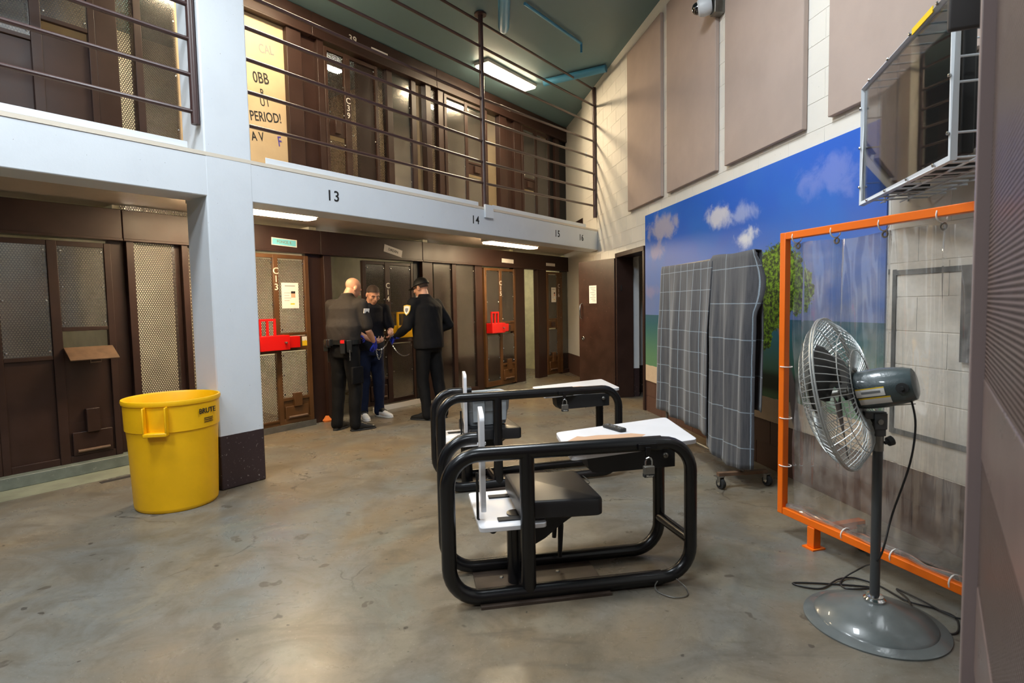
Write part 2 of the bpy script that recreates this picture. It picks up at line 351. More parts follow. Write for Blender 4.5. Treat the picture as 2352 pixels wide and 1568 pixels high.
M['wire'] = pm('zinc fan wire', srgb(196, 200, 200), 0.35, 0.6)
M['fangrey'] = pm('grey hammered enamel', srgb(72, 84, 86), 0.25, bump=0.35, bs=160, coat=0.4)
M['polegrey'] = pm('dark grey enamel', srgb(70, 72, 74), 0.4, bump=0.1, bs=90)
M['basegrey'] = pm('grey fan base enamel', srgb(98, 104, 104), 0.32, bump=0.1, bs=120, var=0.1, vs=9, coat=0.3)
M['yellow'] = pm('yellow plastic', srgb(246, 186, 4), 0.42, var=0.05, vs=4, bump=0.05, bs=80)
M['yellowbox'] = pm('yellow steel', srgb(220, 168, 10), 0.4)
M['red'] = pm('red painted steel', srgb(214, 22, 18), 0.35)
M['orange'] = pm('orange paint', srgb(242, 112, 8), 0.4, bump=0.05, bs=60)
M['brick_orange'] = pm('orange cloth', srgb(230, 130, 60), 0.9)
M['plasticgrey'] = pm('grey plastic', srgb(162, 168, 172), 0.5)
M['paper'] = pm('white paper', srgb(236, 232, 226), 0.8)
M['cyan'] = pm('light blue card', srgb(118, 206, 224), 0.7)
M['ink'] = pm('black ink', (0.01, 0.01, 0.01, 1), 0.7)
M['inkgrey'] = pm('grey ink', srgb(130, 130, 130), 0.8)
M['inkblue'] = pm('blue ink', srgb(70, 60, 150), 0.7)
M['inkyellow'] = pm('yellow ink', srgb(240, 200, 30), 0.7)
M['whitepaint'] = pm('white stencil paint', srgb(220, 214, 204), 0.6)
M['tape'] = pm('grey tape', srgb(104, 108, 110), 0.6, var=0.2, vs=20)
M['blacktape'] = pm('black floor tape', srgb(58, 54, 52), 0.6, var=0.25, vs=14)
M['greenfloor'] = pm('pale green floor paint', srgb(138, 142, 124), 0.5, var=0.2, vs=5)
M['curb'] = pm('grey green curb paint', srgb(112, 120, 112), 0.5, var=0.2, vs=8, chips=0.06, chipcol=srgb(180, 176, 164))
M['ply'] = pm('bare chipboard', srgb(196, 158, 128), 0.8)
M['skin'] = pm('skin', srgb(222, 166, 136), 0.5, var=0.06, vs=20)
M['glove'] = pm('blue nitrile', srgb(32, 52, 176), 0.4)
M['shirt'] = mat_fabric('charcoal shirt cloth', srgb(54, 49, 46))
M['jacket'] = mat_fabric('black jacket cloth', srgb(23, 22, 24), 0.6)
M['trouser'] = mat_fabric('black trouser cloth', srgb(15, 14, 15), 0.6)
M['navyshirt'] = mat_fabric('dark navy shirt cloth', srgb(30, 33, 44), 0.6)
M['navy'] = mat_fabric('navy trouser cloth', srgb(24, 34, 62), 0.5)
M['leather'] = pm('black leather', (0.012, 0.012, 0.012, 1), 0.35)
M['hair'] = pm('dark brown hair', srgb(64, 48, 40), 0.7, bump=0.3, bs=200)
M['beard'] = pm('grey beard', srgb(170, 160, 150), 0.9)
M['shoewhite'] = pm('white shoe leather', srgb(224, 220, 214), 0.5)
M['goldpatch'] = pm('gold thread', srgb(214, 178, 60), 0.6)
M['screen'] = pm('television glass', (0.004, 0.004, 0.005, 1), 0.08, spec=0.9, coat=1.0)
M['cable'] = pm('black cable', (0.012, 0.012, 0.013, 1), 0.45)
M['bluepipe'] = pm('blue pipe paint', srgb(70, 142, 182), 0.4)
M['lamphousing'] = pm('white lamp housing', srgb(200, 196, 190), 0.5)
M['lamp_room'] = emit('cool lamp diffuser', (0.88, 0.95, 1.0, 1), LAMP_ROOM)
M['lamp_tier'] = emit('warm lamp diffuser', (1.0, 0.80, 0.52, 1), LAMP_TIER)
M['lamp_low'] = emit('warm white lamp diffuser', (1.0, 0.76, 0.46, 1), LAMP_LOW)
M['lamp_cell'] = emit('cell lamp diffuser', (1.0, 0.86, 0.66, 1), LAMP_CELL); M['lamp_bright'] = emit('bright cell lamp diffuser', (1.0, 0.88, 0.70, 1), LAMP_CELL * 4.5)
M['mural'] = mat_mural()
M['blanket'] = mat_blanket(); M['blanket2'] = mat_blanket(0.36, 0.27, 0.009, 0.014, 0.02)
M['rubber'] = pm('black rubber', (0.02, 0.02, 0.02, 1), 0.7)
M['bedding'] = mat_fabric('dark blue bedding', srgb(44, 48, 60), 0.6)
M['grime'] = pm('oxide brown steel', srgb(104, 80, 62), 0.6, var=0.25, vs=8)

# ================================================================== SETTING
STR = 'structure'
pF = lambda s, d: (lambda v: (v.x, v.y))(fp(s, d)); pW = lambda t_, y: (lambda v: (v.x, v.y))(wp(t_, y))
# floor and ceiling: one plan polygon that also runs under the cells
plan = [pF(-13, 4.5), pF(5.0, 4.5), pW(-6.0, 2.5), pW(14.5, 2.5), pW(14.5, 0), pF(-13, 0)]
tag(obj('floor', MB().prism([pF(-13, 4.6), pF(6.5, 4.6), pW(-5, 3.0), pW(14.6, 3.0), pW(15.5, -9.5), pF(-13.5, -1.0)], -0.2, 0.0), M['floor']), 'worn stained grey and tan concrete floor', 'floor', kind=STR)
tag(obj('ceiling', MB().prism([pF(-13, 4.6), pF(6.5, 4.6), pW(-5, 3.0), pW(14.6, 3.0), pW(15.5, -9.5), pF(-13.5, -1.0)], CEIL, CEIL + 0.2), M['ceil']), 'teal painted flat ceiling', 'ceiling', kind=STR)
# white concrete frame: beam and column
wl = thing('wall_left', 'white painted concrete beam and column in front of the cell tiers', 'wall', CR, FA, kind=STR)
obj('beam', MB().prism([(-13, 0), (0.0, 0), (0.3, 0.3), (-13, 0.3)], 2.295, 2.60), M['white'], wl, bevel=0.008)
obj('beam_edge', MB().prism([(-13, -0.004), (0.0, -0.004), (0.3, 0.3), (-13, 0.3)], 2.60, 2.628), M['lip'], wl)
obj('column', B(-6.315, -5.942, -0.002, 0.34, 0, CEIL), M['white'], wl, bevel=0.012)
obj('column', B(-9.9, -9.52, -0.002, 0.34, 0, CEIL), M['white'], wl, bevel=0.012)
for tx, sx_ in (('13', -5.167), ('14', -3.132), ('15', -1.265), ('16', -0.556)):
    text(tx, 0.135, M['ink'], wl, (sx_, -0.0015, 2.45), spacing=1.15)
obj('floor_upper', MB().prism([(-13, 0.29), (0.29, 0.29), (1.9, 1.9), (-13, 1.9)], 2.43, 2.60), M['soffit'], None, CR, FA)
tag(bpy.data.objects['floor_upper'], 'beige soffit and deck of the upper walkway', 'walkway', kind=STR)
# far left and back walls closing the hall, unseen; coloured dark to cut fill light
tag(obj('wall_back', MB().prism([pF(-13.2, -0.4), pW(14.2, 0.3), pW(14.5, 0.3), pF(-13.5, -0.4)], 0, CEIL), M['brown']), 'unseen wall, dark brown to cut fill light, closing the hall behind the camera', 'wall', kind=STR)
tag(obj('wall_far', B(-13.2, -13.0, -0.6, 4.5, 0, CEIL), M['brown'], None, CR, FA), 'unseen end wall of the cell tiers, dark brown to cut fill light', 'wall', kind=STR)

# mural wall: recessed mortar bed, blocks laid in running bond
D0, D1, DZ = 0.98, 2.03, 2.10
wr = thing('wall_right', 'white painted block wall with brown dado carrying the mural', 'wall', CR, WA, kind=STR)
obj('mortar_bed', MB().box(-0.9, D0, 0.0028, 0.2, 0, CEIL).box(D1, 14.5, 0.0028, 0.2, 0, CEIL).box(D0, D1, 0.0028, 0.2, DZ, CEIL), M['block'], wr)
BW, BH = 0.4064, 0.2032
def block_mesh(w_, h_):
    g = 0.002; e = 0.002
    vs = [(g, 0.03, g), (w_ - g, 0.03, g), (w_ - g, 0.03, h_ - g), (g, 0.03, h_ - g), (g + e, 0, g + e), (w_ - g - e, 0, g + e), (w_ - g - e, 0, h_ - g - e), (g + e, 0, h_ - g - e)]
    fs = [(4, 5, 6, 7), (0, 1, 5, 4), (1, 2, 6, 5), (2, 3, 7, 6), (3, 0, 4, 7)]
    me = bpy.data.meshes.new('block'); me.from_pydata(vs, [], fs); me.update(); me.materials.append(M['block']); return me
full = block_mesh(BW, BH)
PAN = [(1.53, 2.65), (2.82, 3.94), (4.11, 5.23), (5.50, 6.70)]
nblk = 0
for r_ in range(25):
    z0 = r_ * BH
    if z0 + BH > CEIL: break
    for c_ in range(-3, 19):
        t0 = 0.131 + c_ * BW + (BW / 2 if r_ % 2 else 0); t1 = t0 + BW
        if t1 > 7.2 or t0 < -0.9 + 1e-6 and t1 < -0.6: continue
        if t0 > 2.1 and t1 < 5.98 and z0 > 0.41 and z0 + BH < 2.52: continue                                # behind the mural
        if any(a < t0 and t1 < b and z0 > 2.69 and z0 + BH < 4.77 for a, b in PAN): continue                 # behind a fabric panel
        if t0 > 6.7 and (z0 > 1.0): continue
        pcs = [(t0, t1, z0, z0 + BH)]
        if t1 > D0 and t0 < D1 and z0 < DZ:
            pcs = []
            if t0 < D0: pcs.append((t0, D0, z0, z0 + BH))
            if t1 > D1: pcs.append((D1, t1, z0, z0 + BH))
            if z0 + BH > DZ + 0.02: pcs.append((max(t0, D0), min(t1, D1), DZ, z0 + BH))
        for a, b, q0, q1 in pcs:
            a = max(a, -0.9)
            if b - a < 0.03: continue
            me = full if (abs(b - a - BW) < 1e-6 and abs(q1 - q0 - BH) < 1e-6) else block_mesh(b - a, q1 - q0)
            o = bpy.data.objects.new('block', me); C.objects.link(o); o.parent = wr; o.location = (a, random.uniform(-0.0005, 0.0005), q0); nblk += 1
# recessed stretch of the same wall beyond the beam
tag(obj('wall_right_end', MB().box(-3.2, -0.9, 0.08, 0.3, 0, CEIL), M['block'], None, CR, WA), 'recessed end of the block wall beside the last cells', 'wall', kind=STR)
tag(obj('baseboard_upper', MB().box(-3.2, -0.902, 0.074, 0.08, 2.60, 3.0), M['brown'], None, CR, WA), 'brown dado band of the upper walkway end wall', 'dado', kind=STR)

# doorway in the mural wall with its steel frame and the open door
dr = thing('door_1', 'brown steel door standing open beside the mural, paper notice on it', 'door', wp(0.95, -0.03), WA + R(202), kind=STR)
obj('leaf', B(0, 0.87, -0.022, 0.022, 0.012, 2.085), M['brownworn'], dr, bevel=0.003)
nt = obj('notice', B(0.42, 0.60, 0.0221, 0.0235, 1.42, 1.70), M['paper'], dr)
for k in range(9): obj('text_line', B(0.44 + 0.02 * (k % 2), 0.58 - 0.03 * ((k * 7) % 3), 0.0236, 0.0241, 1.665 - k * 0.026, 1.671 - k * 0.026), M['inkgrey'], nt)
obj('handle', MB().tube([(0.79, 0.022, 1.18), (0.79, 0.06, 1.2), (0.79, 0.066, 1.30), (0.79, 0.06, 1.40), (0.79, 0.022, 1.42)], 0.011), M['steel'], dr)
obj('keyhole_plate', MB(Matrix.Translation((0.765, 0.024, 0.86)) @ Matrix.Rotation(R(-90), 4, 'X')).lathe([(0.034, 0), (0.034, 0.006), (0.03, 0.009), (0.012, 0.009), (0.012, 0.004), (0, 0.004)], 20), M['steel'], dr)
fr = thing('trim_1', 'dark brown steel door frame in the block wall', 'door frame', CR, WA, kind=STR)
obj('jamb', B(0.93, D0 + 0.02, -0.03, 0.23, 0, 2.12), M['brown'], fr, bevel=0.004)
obj('jamb', B(D1 - 0.02, D1 + 0.035, -0.025, 0.23, 0, 2.12), M['brown'], fr, bevel=0.004)
obj('head', B(0.93, D1 + 0.035, -0.03, 0.23, DZ - 0.01, DZ + 0.055), M['brown'], fr, bevel=0.004)
for zz in (0.25, 1.05, 1.85): obj('hinge', MB().tube([(0.93, -0.045, zz - 0.06), (0.93, -0.045, zz + 0.06)], 0.014), M['dull'], fr)
obj('strike_plate', B(1.005, 1.009, 0.03, 0.05, 1.60, 1.68), M['steel'], fr)
tag(obj('wall_corridor', MB().box(0.6, 0.97, 0.23, 0.33, 0, 2.5).box(0.6, 3.2, 1.75, 1.85, 0, 2.5).box(3.1, 3.2, 0.2, 1.8, 0, 2.5).box(0.5, 0.6, 0.2, 1.85, 0, 2.5), M['white'], None, CR, WA), 'white corridor walls beyond the open doorway', 'wall', kind=STR)
tag(obj('ceiling_corridor', B(0.5, 3.2, 0.2, 1.85, 2.3, 2.4), M['soffit'], None, CR, WA), 'ceiling of the corridor beyond the doorway', 'ceiling', kind=STR)
d2_ = thing('door_2', 'brown steel door at the back of the corridor beyond the doorway', 'door', wp(0.9, 1.7), WA, kind=STR)
obj('leaf', B(0, 1.9, 0, 0.045, 0.16, 2.2), M['brownworn'], d2_); obj('kick_plate', B(0, 1.9, -0.02, 0.045, 0, 0.16), M['brown'], d2_, bevel=0.005)

# ================================================================== CELLS
# interior shells
PART = (-8.3, -6.3, -4.2, -2.25, -0.05, 1.95)
cw = thing('wall_cells', 'pale painted inner walls of the cells', 'wall', CR, FA, kind=STR)
obj('back_wall', B(-9.5, 3.0, 3.9, 4.0, 0, CEIL), M['cellwall'], cw)
obj('deck', B(-9.5, 3.6, 1.9, 4.0, 2.43, 2.60), M['cellwall'], cw)
for p_ in PART:
    obj('partition', B(p_ - 0.05, p_ + 0.05, 1.74, 3.9, 0, 2.43), M['greenwall'] if p_ > -1 else M['cellwall'], cw)
    obj('partition', B(p_ - 0.05, p_ + 0.05, 1.74, 3.9, 2.60, CEIL), M['cream'], cw)
# header housings of the sliding doors
def header(nm, lab, z0, z1, cuts):
    h = thing(nm, lab, 'door track housing', CR, FA, kind=STR)
    for a, b in zip(cuts, cuts[1:]):
        obj('housing', B(a + 0.002, b - 0.002, 1.585, 1.76, z0, z1), M['brown'], h, bevel=0.006)
        obj('lip', B(a + 0.002, b - 0.002, 1.575, 1.60, z0 - 0.004, z0 + 0.02), M['brown'], h, bevel=0.004)
    return h
h1 = header('trim_2', 'brown steel track housing over the lower cell doors', 2.085, 2.37, (-9.4, -6.33, -4.2, -2.46, 1.84))
h2 = header('trim_3', 'brown steel track housing over the upper cell doors', 4.69, 4.97, (-9.4, -6.33, -4.2, -2.06, 1.84))
text('39', 0.12, M['whitepaint'], h2, (-3.60, 1.5835, 4.85), spacing=1.1)
obj('vent_grille', B(-6.3, -5.0, 1.70, 1.705, 2.37, 2.43), M['perf'], h1)
# name cards on the lower housing
def card(lab, s0, s1, z0, z1, mat, words=None, tilt=0, inkm='ink'):
    c_ = thing('name_card', lab, 'card', fp((s0 + s1) / 2, 1.583, (z0 + z1) / 2), FA, group=None); c_.rotation_euler = (0, tilt, FA)
    w_, h_ = (s1 - s0) / 2, (z1 - z0) / 2
    obj('card_sheet', B(-w_, w_, -0.004, 0.0, -h_, h_), M['paper'], c_)
    obj('card_face', B(-w_ * 0.93, w_ * 0.93, -0.0052, -0.004, -h_ * 0.8, h_ * 0.8), mat, c_)
    if words: text(words, h_ * 1.0, M[inkm], c_, (0, -0.0056, 0), ext=0.0003)
card('light blue name card over the door with the red lock guard near the column', -4.85, -4.53, 2.15, 2.235, M['cyan'], 'PONCE, E.', R(2), 'inkgrey')
card('tilted white name card above the three men', -3.20, -2.87, 2.15, 2.25, M['paper'], 'DIRDEN', R(12))
card('blank white name card above the further red lock guard', -0.55, -0.21, 2.16, 2.23, M['paper'], None, R(1))
card('small blank name card over the last cell door by the block wall', 0.86, 1.18, 2.165, 2.22, M['paper'])
for s_, lab in ((-3.16, 'white strip card on the upper housing right of the number thirty-nine'), (-0.36, 'folded white card lit by the upper lamp on the upper housing'), (-5.1, 'bright white card on the upper housing beside the column')):
    tag(obj('strip_card', B(s_ - 0.14, s_ + 0.14, 1.579, 1.584, 4.81, 4.86), M['paper'], None, CR, FA), lab, 'card')

def bolts(par, pts, y, r_=0.011):
    mb = MB()
    for s_, z_ in pts: mb.ell((s_, y, z_), (r_, 0.006, r_), 8, 4)
    o = obj('bolt_heads', mb, M['steel'], par, kind='stuff'); return o
def cell_door(nm, lab, s0, s1, z0, z1, d, mid, cols, fm, lockport=True, letters=None, lettery=None, st=0.055, glaze=True, pf='perf'):
    """sliding steel door: stiles and rails, then per column (0 left, 1 right) rows of (z0, z1, kind)"""
    t = thing(nm, lab, 'cell door', fp(s0, d, 0), FA, kind=STR); W = s1 - s0; T = 0.05
    m0, m1 = mid[0] - s0, mid[1] - s0
    obj('stile', B(0, st, -T / 2, T / 2, z0, z1), fm, t, bevel=0.004); obj('stile', B(W - st, W, -T / 2, T / 2, z0, z1), fm, t, bevel=0.004)
    obj('stile', B(m0, m1, -T / 2, T / 2, z0, z1), fm, t, bevel=0.004)
    for a, b, rows in ((st, m0, cols[0]), (m1, W - st, cols[1])):
        prev = z1; bl = []
        obj('rail', B(a, b, -T / 2 + .004, T / 2 - .004, z1 - 0.045, z1), fm, t, bevel=0.003)
        obj('rail', B(a, b, -T / 2 + .004, T / 2 - .004, z0, z0 + 0.06), fm, t, bevel=0.003)
        for q0, q1, kind in rows:
            if kind in ('perf', 'perfglass'):
                obj('perforated_sheet', B(a, b, 0.006, 0.009, q0, q1), M[pf], t)
                if kind == 'perfglass':
                    obj('clear_sheet', B(a + .004, b - .004, -0.016, -0.011, q0, q1), M['poly'], t)
                bl += [(a + .022, q0 + .04), (b - .022, q0 + .04), (a + .022, q1 - .04), (b - .022, q1 - .04), (b - .022, (q0 + q1) / 2), (a + .022, (q0 + q1) / 2)]
                obj('rail', B(a, b, -T / 2 + .004, T / 2 - .004, q0 - 0.035, q0), fm, t, bevel=0.003)
            elif kind == 'solid': obj('plate', B(a, b, 0.0, 0.012, q0, q1), fm, t)
            elif kind == 'lock':
                obj('plate', B(a, b, -0.012, 0.012, q0, q1), fm, t, bevel=0.003)
                obj('lock_case', B(a + (b - a) * .3, a + (b - a) * .62, -0.05, -0.012, q0 + .03, q1 - .03), M['brownworn'], t, bevel=0.004)
            elif kind == 'port':
                obj('plate', B(a, b, -0.004, 0.012, q0, q1), fm, t)
                p_ = obj('port_flap', B(a + .02, b - .02, -0.03, -0.005, q0 + (q1 - q0) * .12, q1 - (q1 - q0) * .25), fm, t, bevel=0.006)
                obj('hinge_pin', MB().tube([(a + .05, -0.038, q0 + (q1 - q0) * .24), (b - .05, -0.038, q0 + (q1 - q0) * .24)], 0.014, 8), M['grime'], p_)
                obj('lock_case', B(a + (b - a) * .36, a + (b - a) * .66, -0.055, -0.004, q1 - (q1 - q0) * .28, q1 + (q1 - q0) * .36), fm, t, bevel=0.005)
        if bl: bolts(t, bl, -0.02)
    if letters:
        for k, ch in enumerate(letters):
            text(ch, 0.105, M['whitepaint'], t, ((m0 + m1) / 2, -T / 2 - 0.001, lettery - k * 0.092))
    return t
def fixed(nm, lab, items, z0, z1, d=1.65, group=None):
    """fixed steel front: posts and sheets listed as (s0, s1, kind)"""
    t = thing(nm, lab, 'cell front', fp(items[0][0], d, 0), FA, kind=STR); o_ = items[0][0]
    for s0, s1, k in items:
        a, b = s0 - o_, s1 - o_
        if k == 'post': obj('post', B(a, b, -0.04, 0.06, z0, z1), M['brown'], t, bevel=0.004)
        elif k == 'recess': obj('post', B(a, b, 0.02, 0.08, z0, z1), M['brown'], t)
        elif k in ('perf', 'dark'):
            obj('perforated_sheet', B(a, b, 0.01, 0.013, z0, z1), M['perf' if k == 'perf' else 'perfdark'], t)
            if k == 'dark':
                obj('clear_sheet', B(a, b, -0.012, -0.007, z0 + 0.03, z1), M['poly'], t); bolts(t, [(b - .02, z0 + (z1 - z0) * q) for q in (.08, .3, .55, .8, .95)], -0.014)
            obj('sill', B(a, b, -0.05, 0.06, z0, z0 + 0.075), M['brown'], t, bevel=0.006)
        elif k == 'solid': obj('plate', B(a, b, 0.02, 0.03, z0, z1), M['blackm'], t)
        elif k == 'cream': obj('panel', B(a, b, 0.03, 0.06, z0, z1), M['cream'], t)
    return t
L0 = 0.10
# lower tier, left bay
obj('trim_4', MB().box(-9.5, -5.95, 1.515, 1.80, 0, L0), M['curb'], None, CR, FA, bevel=0.006)
tag(bpy.data.objects['trim_4'], 'chipped grey green concrete curb under the cell fronts beside the yellow bin', 'curb', kind=STR)
tag(obj('trim_5', MB().box(-9.5, -5.98, 1.18, 1.515, 0.0, 0.002), M['greenfloor'], None, CR, FA), 'pale green painted floor strip along the curb', 'floor paint', kind=STR)
tag(obj('trim_6', MB().box(-6.78, -5.9, 1.07, 1.13, 0.0, 0.0035), M['blacktape'], None, CR, FA), 'worn black floor tape line beside the curb', 'floor tape', kind=STR)
dA_ = cell_door('door_3', 'dark brown cell door with open food slot flap left of the yellow bin', -7.29, -6.43, L0, 2.05, 1.625, (-6.905, -6.83),
          [[(1.06, 2.005, 'perfglass'), (0.16, 1.025, 'solid')], [(1.30, 2.005, 'perfglass'), (0.45, 1.09, 'solid'), (L0 + .02, 0.45, 'port')]], M['brown'])
fl = obj('slot_flap', MB(Matrix.Translation((0.455, -0.03, 1.12)) @ Matrix.Rotation(R(34), 4, 'X')).box(0, 0.37, -0.19, 0, -0.006, 0.006), M['grime'], dA_, bevel=0.003)
obj('flap_handle', MB(Matrix.Translation((0.455, -0.03, 1.12)) @ Matrix.Rotation(R(34), 4, 'X')).tube([(0.15, -0.18, -0.006), (0.15, -0.19, -0.03), (0.23, -0.19, -0.03), (0.23, -0.18, -0.006)], 0.006, 8), M['grime'], fl)
obj('slot_rail', B(0.455, 0.81, -0.03, 0.02, 1.09, 1.115), M['brownworn'], dA_)
fixed('wall_front_1', 'dark brown mesh cell front glowing from inside behind the yellow bin', [(-6.43, -6.305, 'recess'), (-6.305, -6.24, 'post'), (-6.24, -5.86, 'perf'), (-5.86, -5.815, 'recess'), (-5.815, -5.755, 'post'), (-5.755, -5.13, 'perf')], L0, 2.09, 1.635)
fixed('wall_front_2', 'dark brown steel cell front at the picture edge left of the slot door', [(-9.4, -8.5, 'perf'), (-8.5, -8.4, 'post'), (-8.4, -7.45, 'dark'), (-7.45, -7.29, 'post')], L0, 2.09, 1.64)
# lower tier, right bay
cell_door('door_4', 'brown mesh cell door in its lamplit tan, marked C 1 3 with red lock guard and posted notice', -5.13, -4.37, 0.07, 2.055, 1.63, (-4.83, -4.77),
          [[(0.95, 2.0, 'perf'), (0.12, 0.90, 'perf')], [(1.145, 2.0, 'perf'), (0.93, 1.10, 'lock'), (0.38, 0.92, 'perf'), (0.09, 0.34, 'port')]], M['tan'], letters='C13', lettery=1.86, pf='perflit')
fixed('wall_front_3', 'dark brown steel posts left of the open cell behind the bald officer', [(-4.37, -4.15, 'recess'), (-4.15, -4.04, 'post')], 0.0, 2.09)
cell_door('door_5', 'dark brown glazed cell door marked C 1 4 with yellow lock guard, slid open', -3.50, -2.57, 0.07, 2.055, 1.70, (-3.115, -3.025),
          [[(1.06, 2.0, 'perfglass'), (0.45, 1.0, 'perfglass'), (0.1, 0.42, 'port')], [(0.95, 2.0, 'perfglass'), (0.12, 0.9, 'perfglass')]], M['brown'], letters='C14', lettery=1.72, pf='perfdark')
tag(obj('trim_7', MB().box(-3.47, -2.45, 1.585, 1.60, 0, 0.07), M['whitepaint'], None, CR, FA), 'whitish bolted threshold plate below the door marked C 1 4', 'threshold', kind=STR)
tag(obj('trim_8', MB().box(-5.13, -4.36, 1.585, 1.60, 0, 0.07), M['dull'], None, CR, FA), 'bare steel threshold plate below the door marked C 1 3', 'threshold', kind=STR)
fixed('wall_front_4', 'dark brown glazed mesh cell front behind the officer in the cap', [(-2.57, -2.45, 'solid'), (-2.45, -2.24, 'post'), (-2.185, -1.80, 'dark'), (-1.80, -1.71, 'post'), (-1.71, -1.24, 'dark'), (-1.24, -1.06, 'post')], 0.0, 2.09)  # first plate paints black the shade of the gap beside the door
cell_door('door_6', 'brown cell door in its lamplit tan, marked C 1 5 with red lock guard', -1.05, -0.17, 0.03, 2.055, 1.60, (-0.645, -0.573),
          [[(0.95, 2.0, 'perfglass'), (0.12, 0.90, 'perfglass')], [(1.14, 2.0, 'perfglass'), (0.95, 1.10, 'lock'), (0.40, 0.92, 'perfglass'), (0.06, 0.36, 'port')]], M['tan'], letters='C15', lettery=1.80, pf='perfdark')
fixed('wall_front_5', 'brown steel post between the door marked C 1 5 and the open cell', [(-0.17, 0.16, 'post')], 0.0, 2.09)
fixed('wall_front_6', 'brown steel post right of the open cell with the bedding', [(0.60, 0.90, 'post')], 0.0, 2.09)
cell_door('door_7', 'brown cell door in its lamplit tan, marked C 1 6 by the block wall', 0.90, 1.47, 0.03, 2.055, 1.62, (1.27, 1.40),
          [[(1.14, 2.0, 'perfglass'), (0.95, 1.10, 'lock'), (0.40, 0.92, 'perfglass'), (0.06, 0.36, 'port')], [(0.3, 2.0, 'perfglass')]], M['tan'], letters='C16', lettery=1.78, pf='perfdark')
fixed('wall_front_7', 'dark glazed mesh front at the far end of the lower tier', [(1.47, 1.83, 'dark')], 0.0, 2.09)
# upper tier
U0, U1 = 2.60, 4.70
dB_ = cell_door('door_8', 'dark brown upper cell door behind the railing at the top corner', -7.35, -6.44, U0, 4.66, 1.63, (-6.905, -6.83),
          [[(3.73, 4.6, 'perfglass'), (2.7, 3.69, 'solid')], [(3.93, 4.6, 'perfglass'), (2.7, 3.78, 'solid')]], M['brown'])
fixed('wall_front_8', 'dark brown upper mesh front with a bright gap beside the column', [(-6.44, -6.265, 'post'), (-6.25, -6.125, 'perf'), (-6.125, -6.06, 'post'), (-6.06, -5.74, 'dark'), (-5.74, -4.53, 'cream')], U0, U1)
fixed('wall_front_9', 'dark brown upper steel front beyond the slot door', [(-9.4, -8.5, 'dark'), (-8.5, -7.35, 'post')], U0, U1)
g_ = thing('trim_9', 'scrawled marker graffiti on the cream upper wall panel right of the column', 'graffiti', CR, FA, kind=STR)
for tx, s_, z_, q, mm in (('0BB', -4.83, 4.02, 0.17, 'ink'), ('R', -4.82, 3.86, 0.12, 'ink'), ('U I', -4.80, 3.76, 0.12, 'ink'), ('PERIOD!', -4.79, 3.60, 0.15, 'ink'), ('F', -4.63, 3.36, 0.16, 'inkblue'), ('A V', -4.90, 3.36, 0.14, 'ink'), ('CAL', -4.75, 4.36, 0.14, 'inkgrey')):
    text(tx, q, M[mm], g_, (s_, 1.6785, z_), rot=(R(90), R(-8), 0), sx=0.7, ext=0.0004)
fixed('wall_front_10', 'reddish brown upper posts left of the mesh door below number thirty-nine', [(-4.53, -4.34, 'post'), (-4.34, -4.12, 'recess'), (-4.12, -4.03, 'post')], U0, U1)
dC_ = cell_door('door_9', 'mesh upper cell door below the number thirty-nine', -4.03, -3.19, U0, 4.64, 1.63, (-3.735, -3.645),
          [[(3.82, 4.6, 'perf'), (3.58, 3.80, 'lock'), (2.68, 3.53, 'perf')], [(2.68, 4.6, 'perf')]], M['brownworn'], letters='C39', lettery=4.06, st=0.045)
fixed('wall_front_11', 'upper mesh cell front in the middle of the tier', [(-3.45, -3.18, 'recess'), (-3.18, -3.0, 'perf'), (-3.0, -2.90, 'post'), (-2.90, -2.54, 'dark'), (-2.54, -2.45, 'post')], U0, U1, 1.68)
fixed('wall_front_12', 'narrow upper mesh strip beside the dark glazed door', [(-2.28, -2.17, 'post'), (-2.17, -2.02, 'perf'), (-2.02, -1.90, 'post')], U0, U1)
cell_door('door_10', 'dark glazed upper cell door behind the tall railing post', -1.90, -0.86, U0, 4.66, 1.62, (-1.43, -1.36),
          [[(2.7, 4.58, 'perfglass')], [(3.75, 4.58, 'perfglass'), (3.55, 3.72, 'lock'), (2.7, 3.5, 'perfglass')]], M['brown'], pf='perfdark')
fixed('wall_front_13', 'brown upper posts right of the bright open cell', [(-0.50, -0.30, 'post'), (-0.30, -0.08, 'recess'), (-0.08, 0.12, 'post')], U0, U1)
cell_door('door_11', 'dark upper cell door nearest the block wall', 0.14, 1.06, U0, 4.66, 1.62, (0.56, 0.63),
          [[(3.75, 4.58, 'perfglass'), (3.55, 3.72, 'lock'), (2.7, 3.5, 'perfglass')], [(2.7, 4.58, 'perfglass')]], M['brown'], pf='perfdark')
fixed('wall_front_14', 'black steel front at the far end of the upper tier', [(1.06, 1.30, 'solid'), (1.30, 1.44, 'post'), (1.44, 1.83, 'solid')], U0, U1)

# lock guards on the lower doors, notices
def guard(nm, lab, s0, z0, d, mat, ext=True, group=None, bw=0.197):
    t = thing(nm, lab, 'lock guard', fp(s0, d, z0), FA, group)
    obj('case', B(0, 0.36, -0.13, 0, 0, 0.17), mat, t, bevel=0.006)
    for a in (0.0, bw - 0.022): obj('bracket', B(a, a + 0.022, -0.125, -0.095, 0.165, 0.36), mat, t, bevel=0.003)
    obj('bracket', B(0.0, bw, -0.125, -0.095, 0.335, 0.362), mat, t, bevel=0.003)
    obj('bracket', B(bw * .44, bw * .44 + 0.022, -0.125, -0.095, 0.165, 0.35), mat, t, bevel=0.003)
    if ext:
        obj('case', B(0.36, 0.52, -0.085, 0, 0.015, 0.15), mat, t, bevel=0.005); obj('bolt_knob', MB(Matrix.Translation((0.30, -0.13, 0.085)) @ Matrix.Rotation(R(90), 4, 'X')).lathe([(0.012, 0), (0.012, 0.03), (0.006, 0.034), (0, 0.034)], 12), M['dull'], t)
    return t
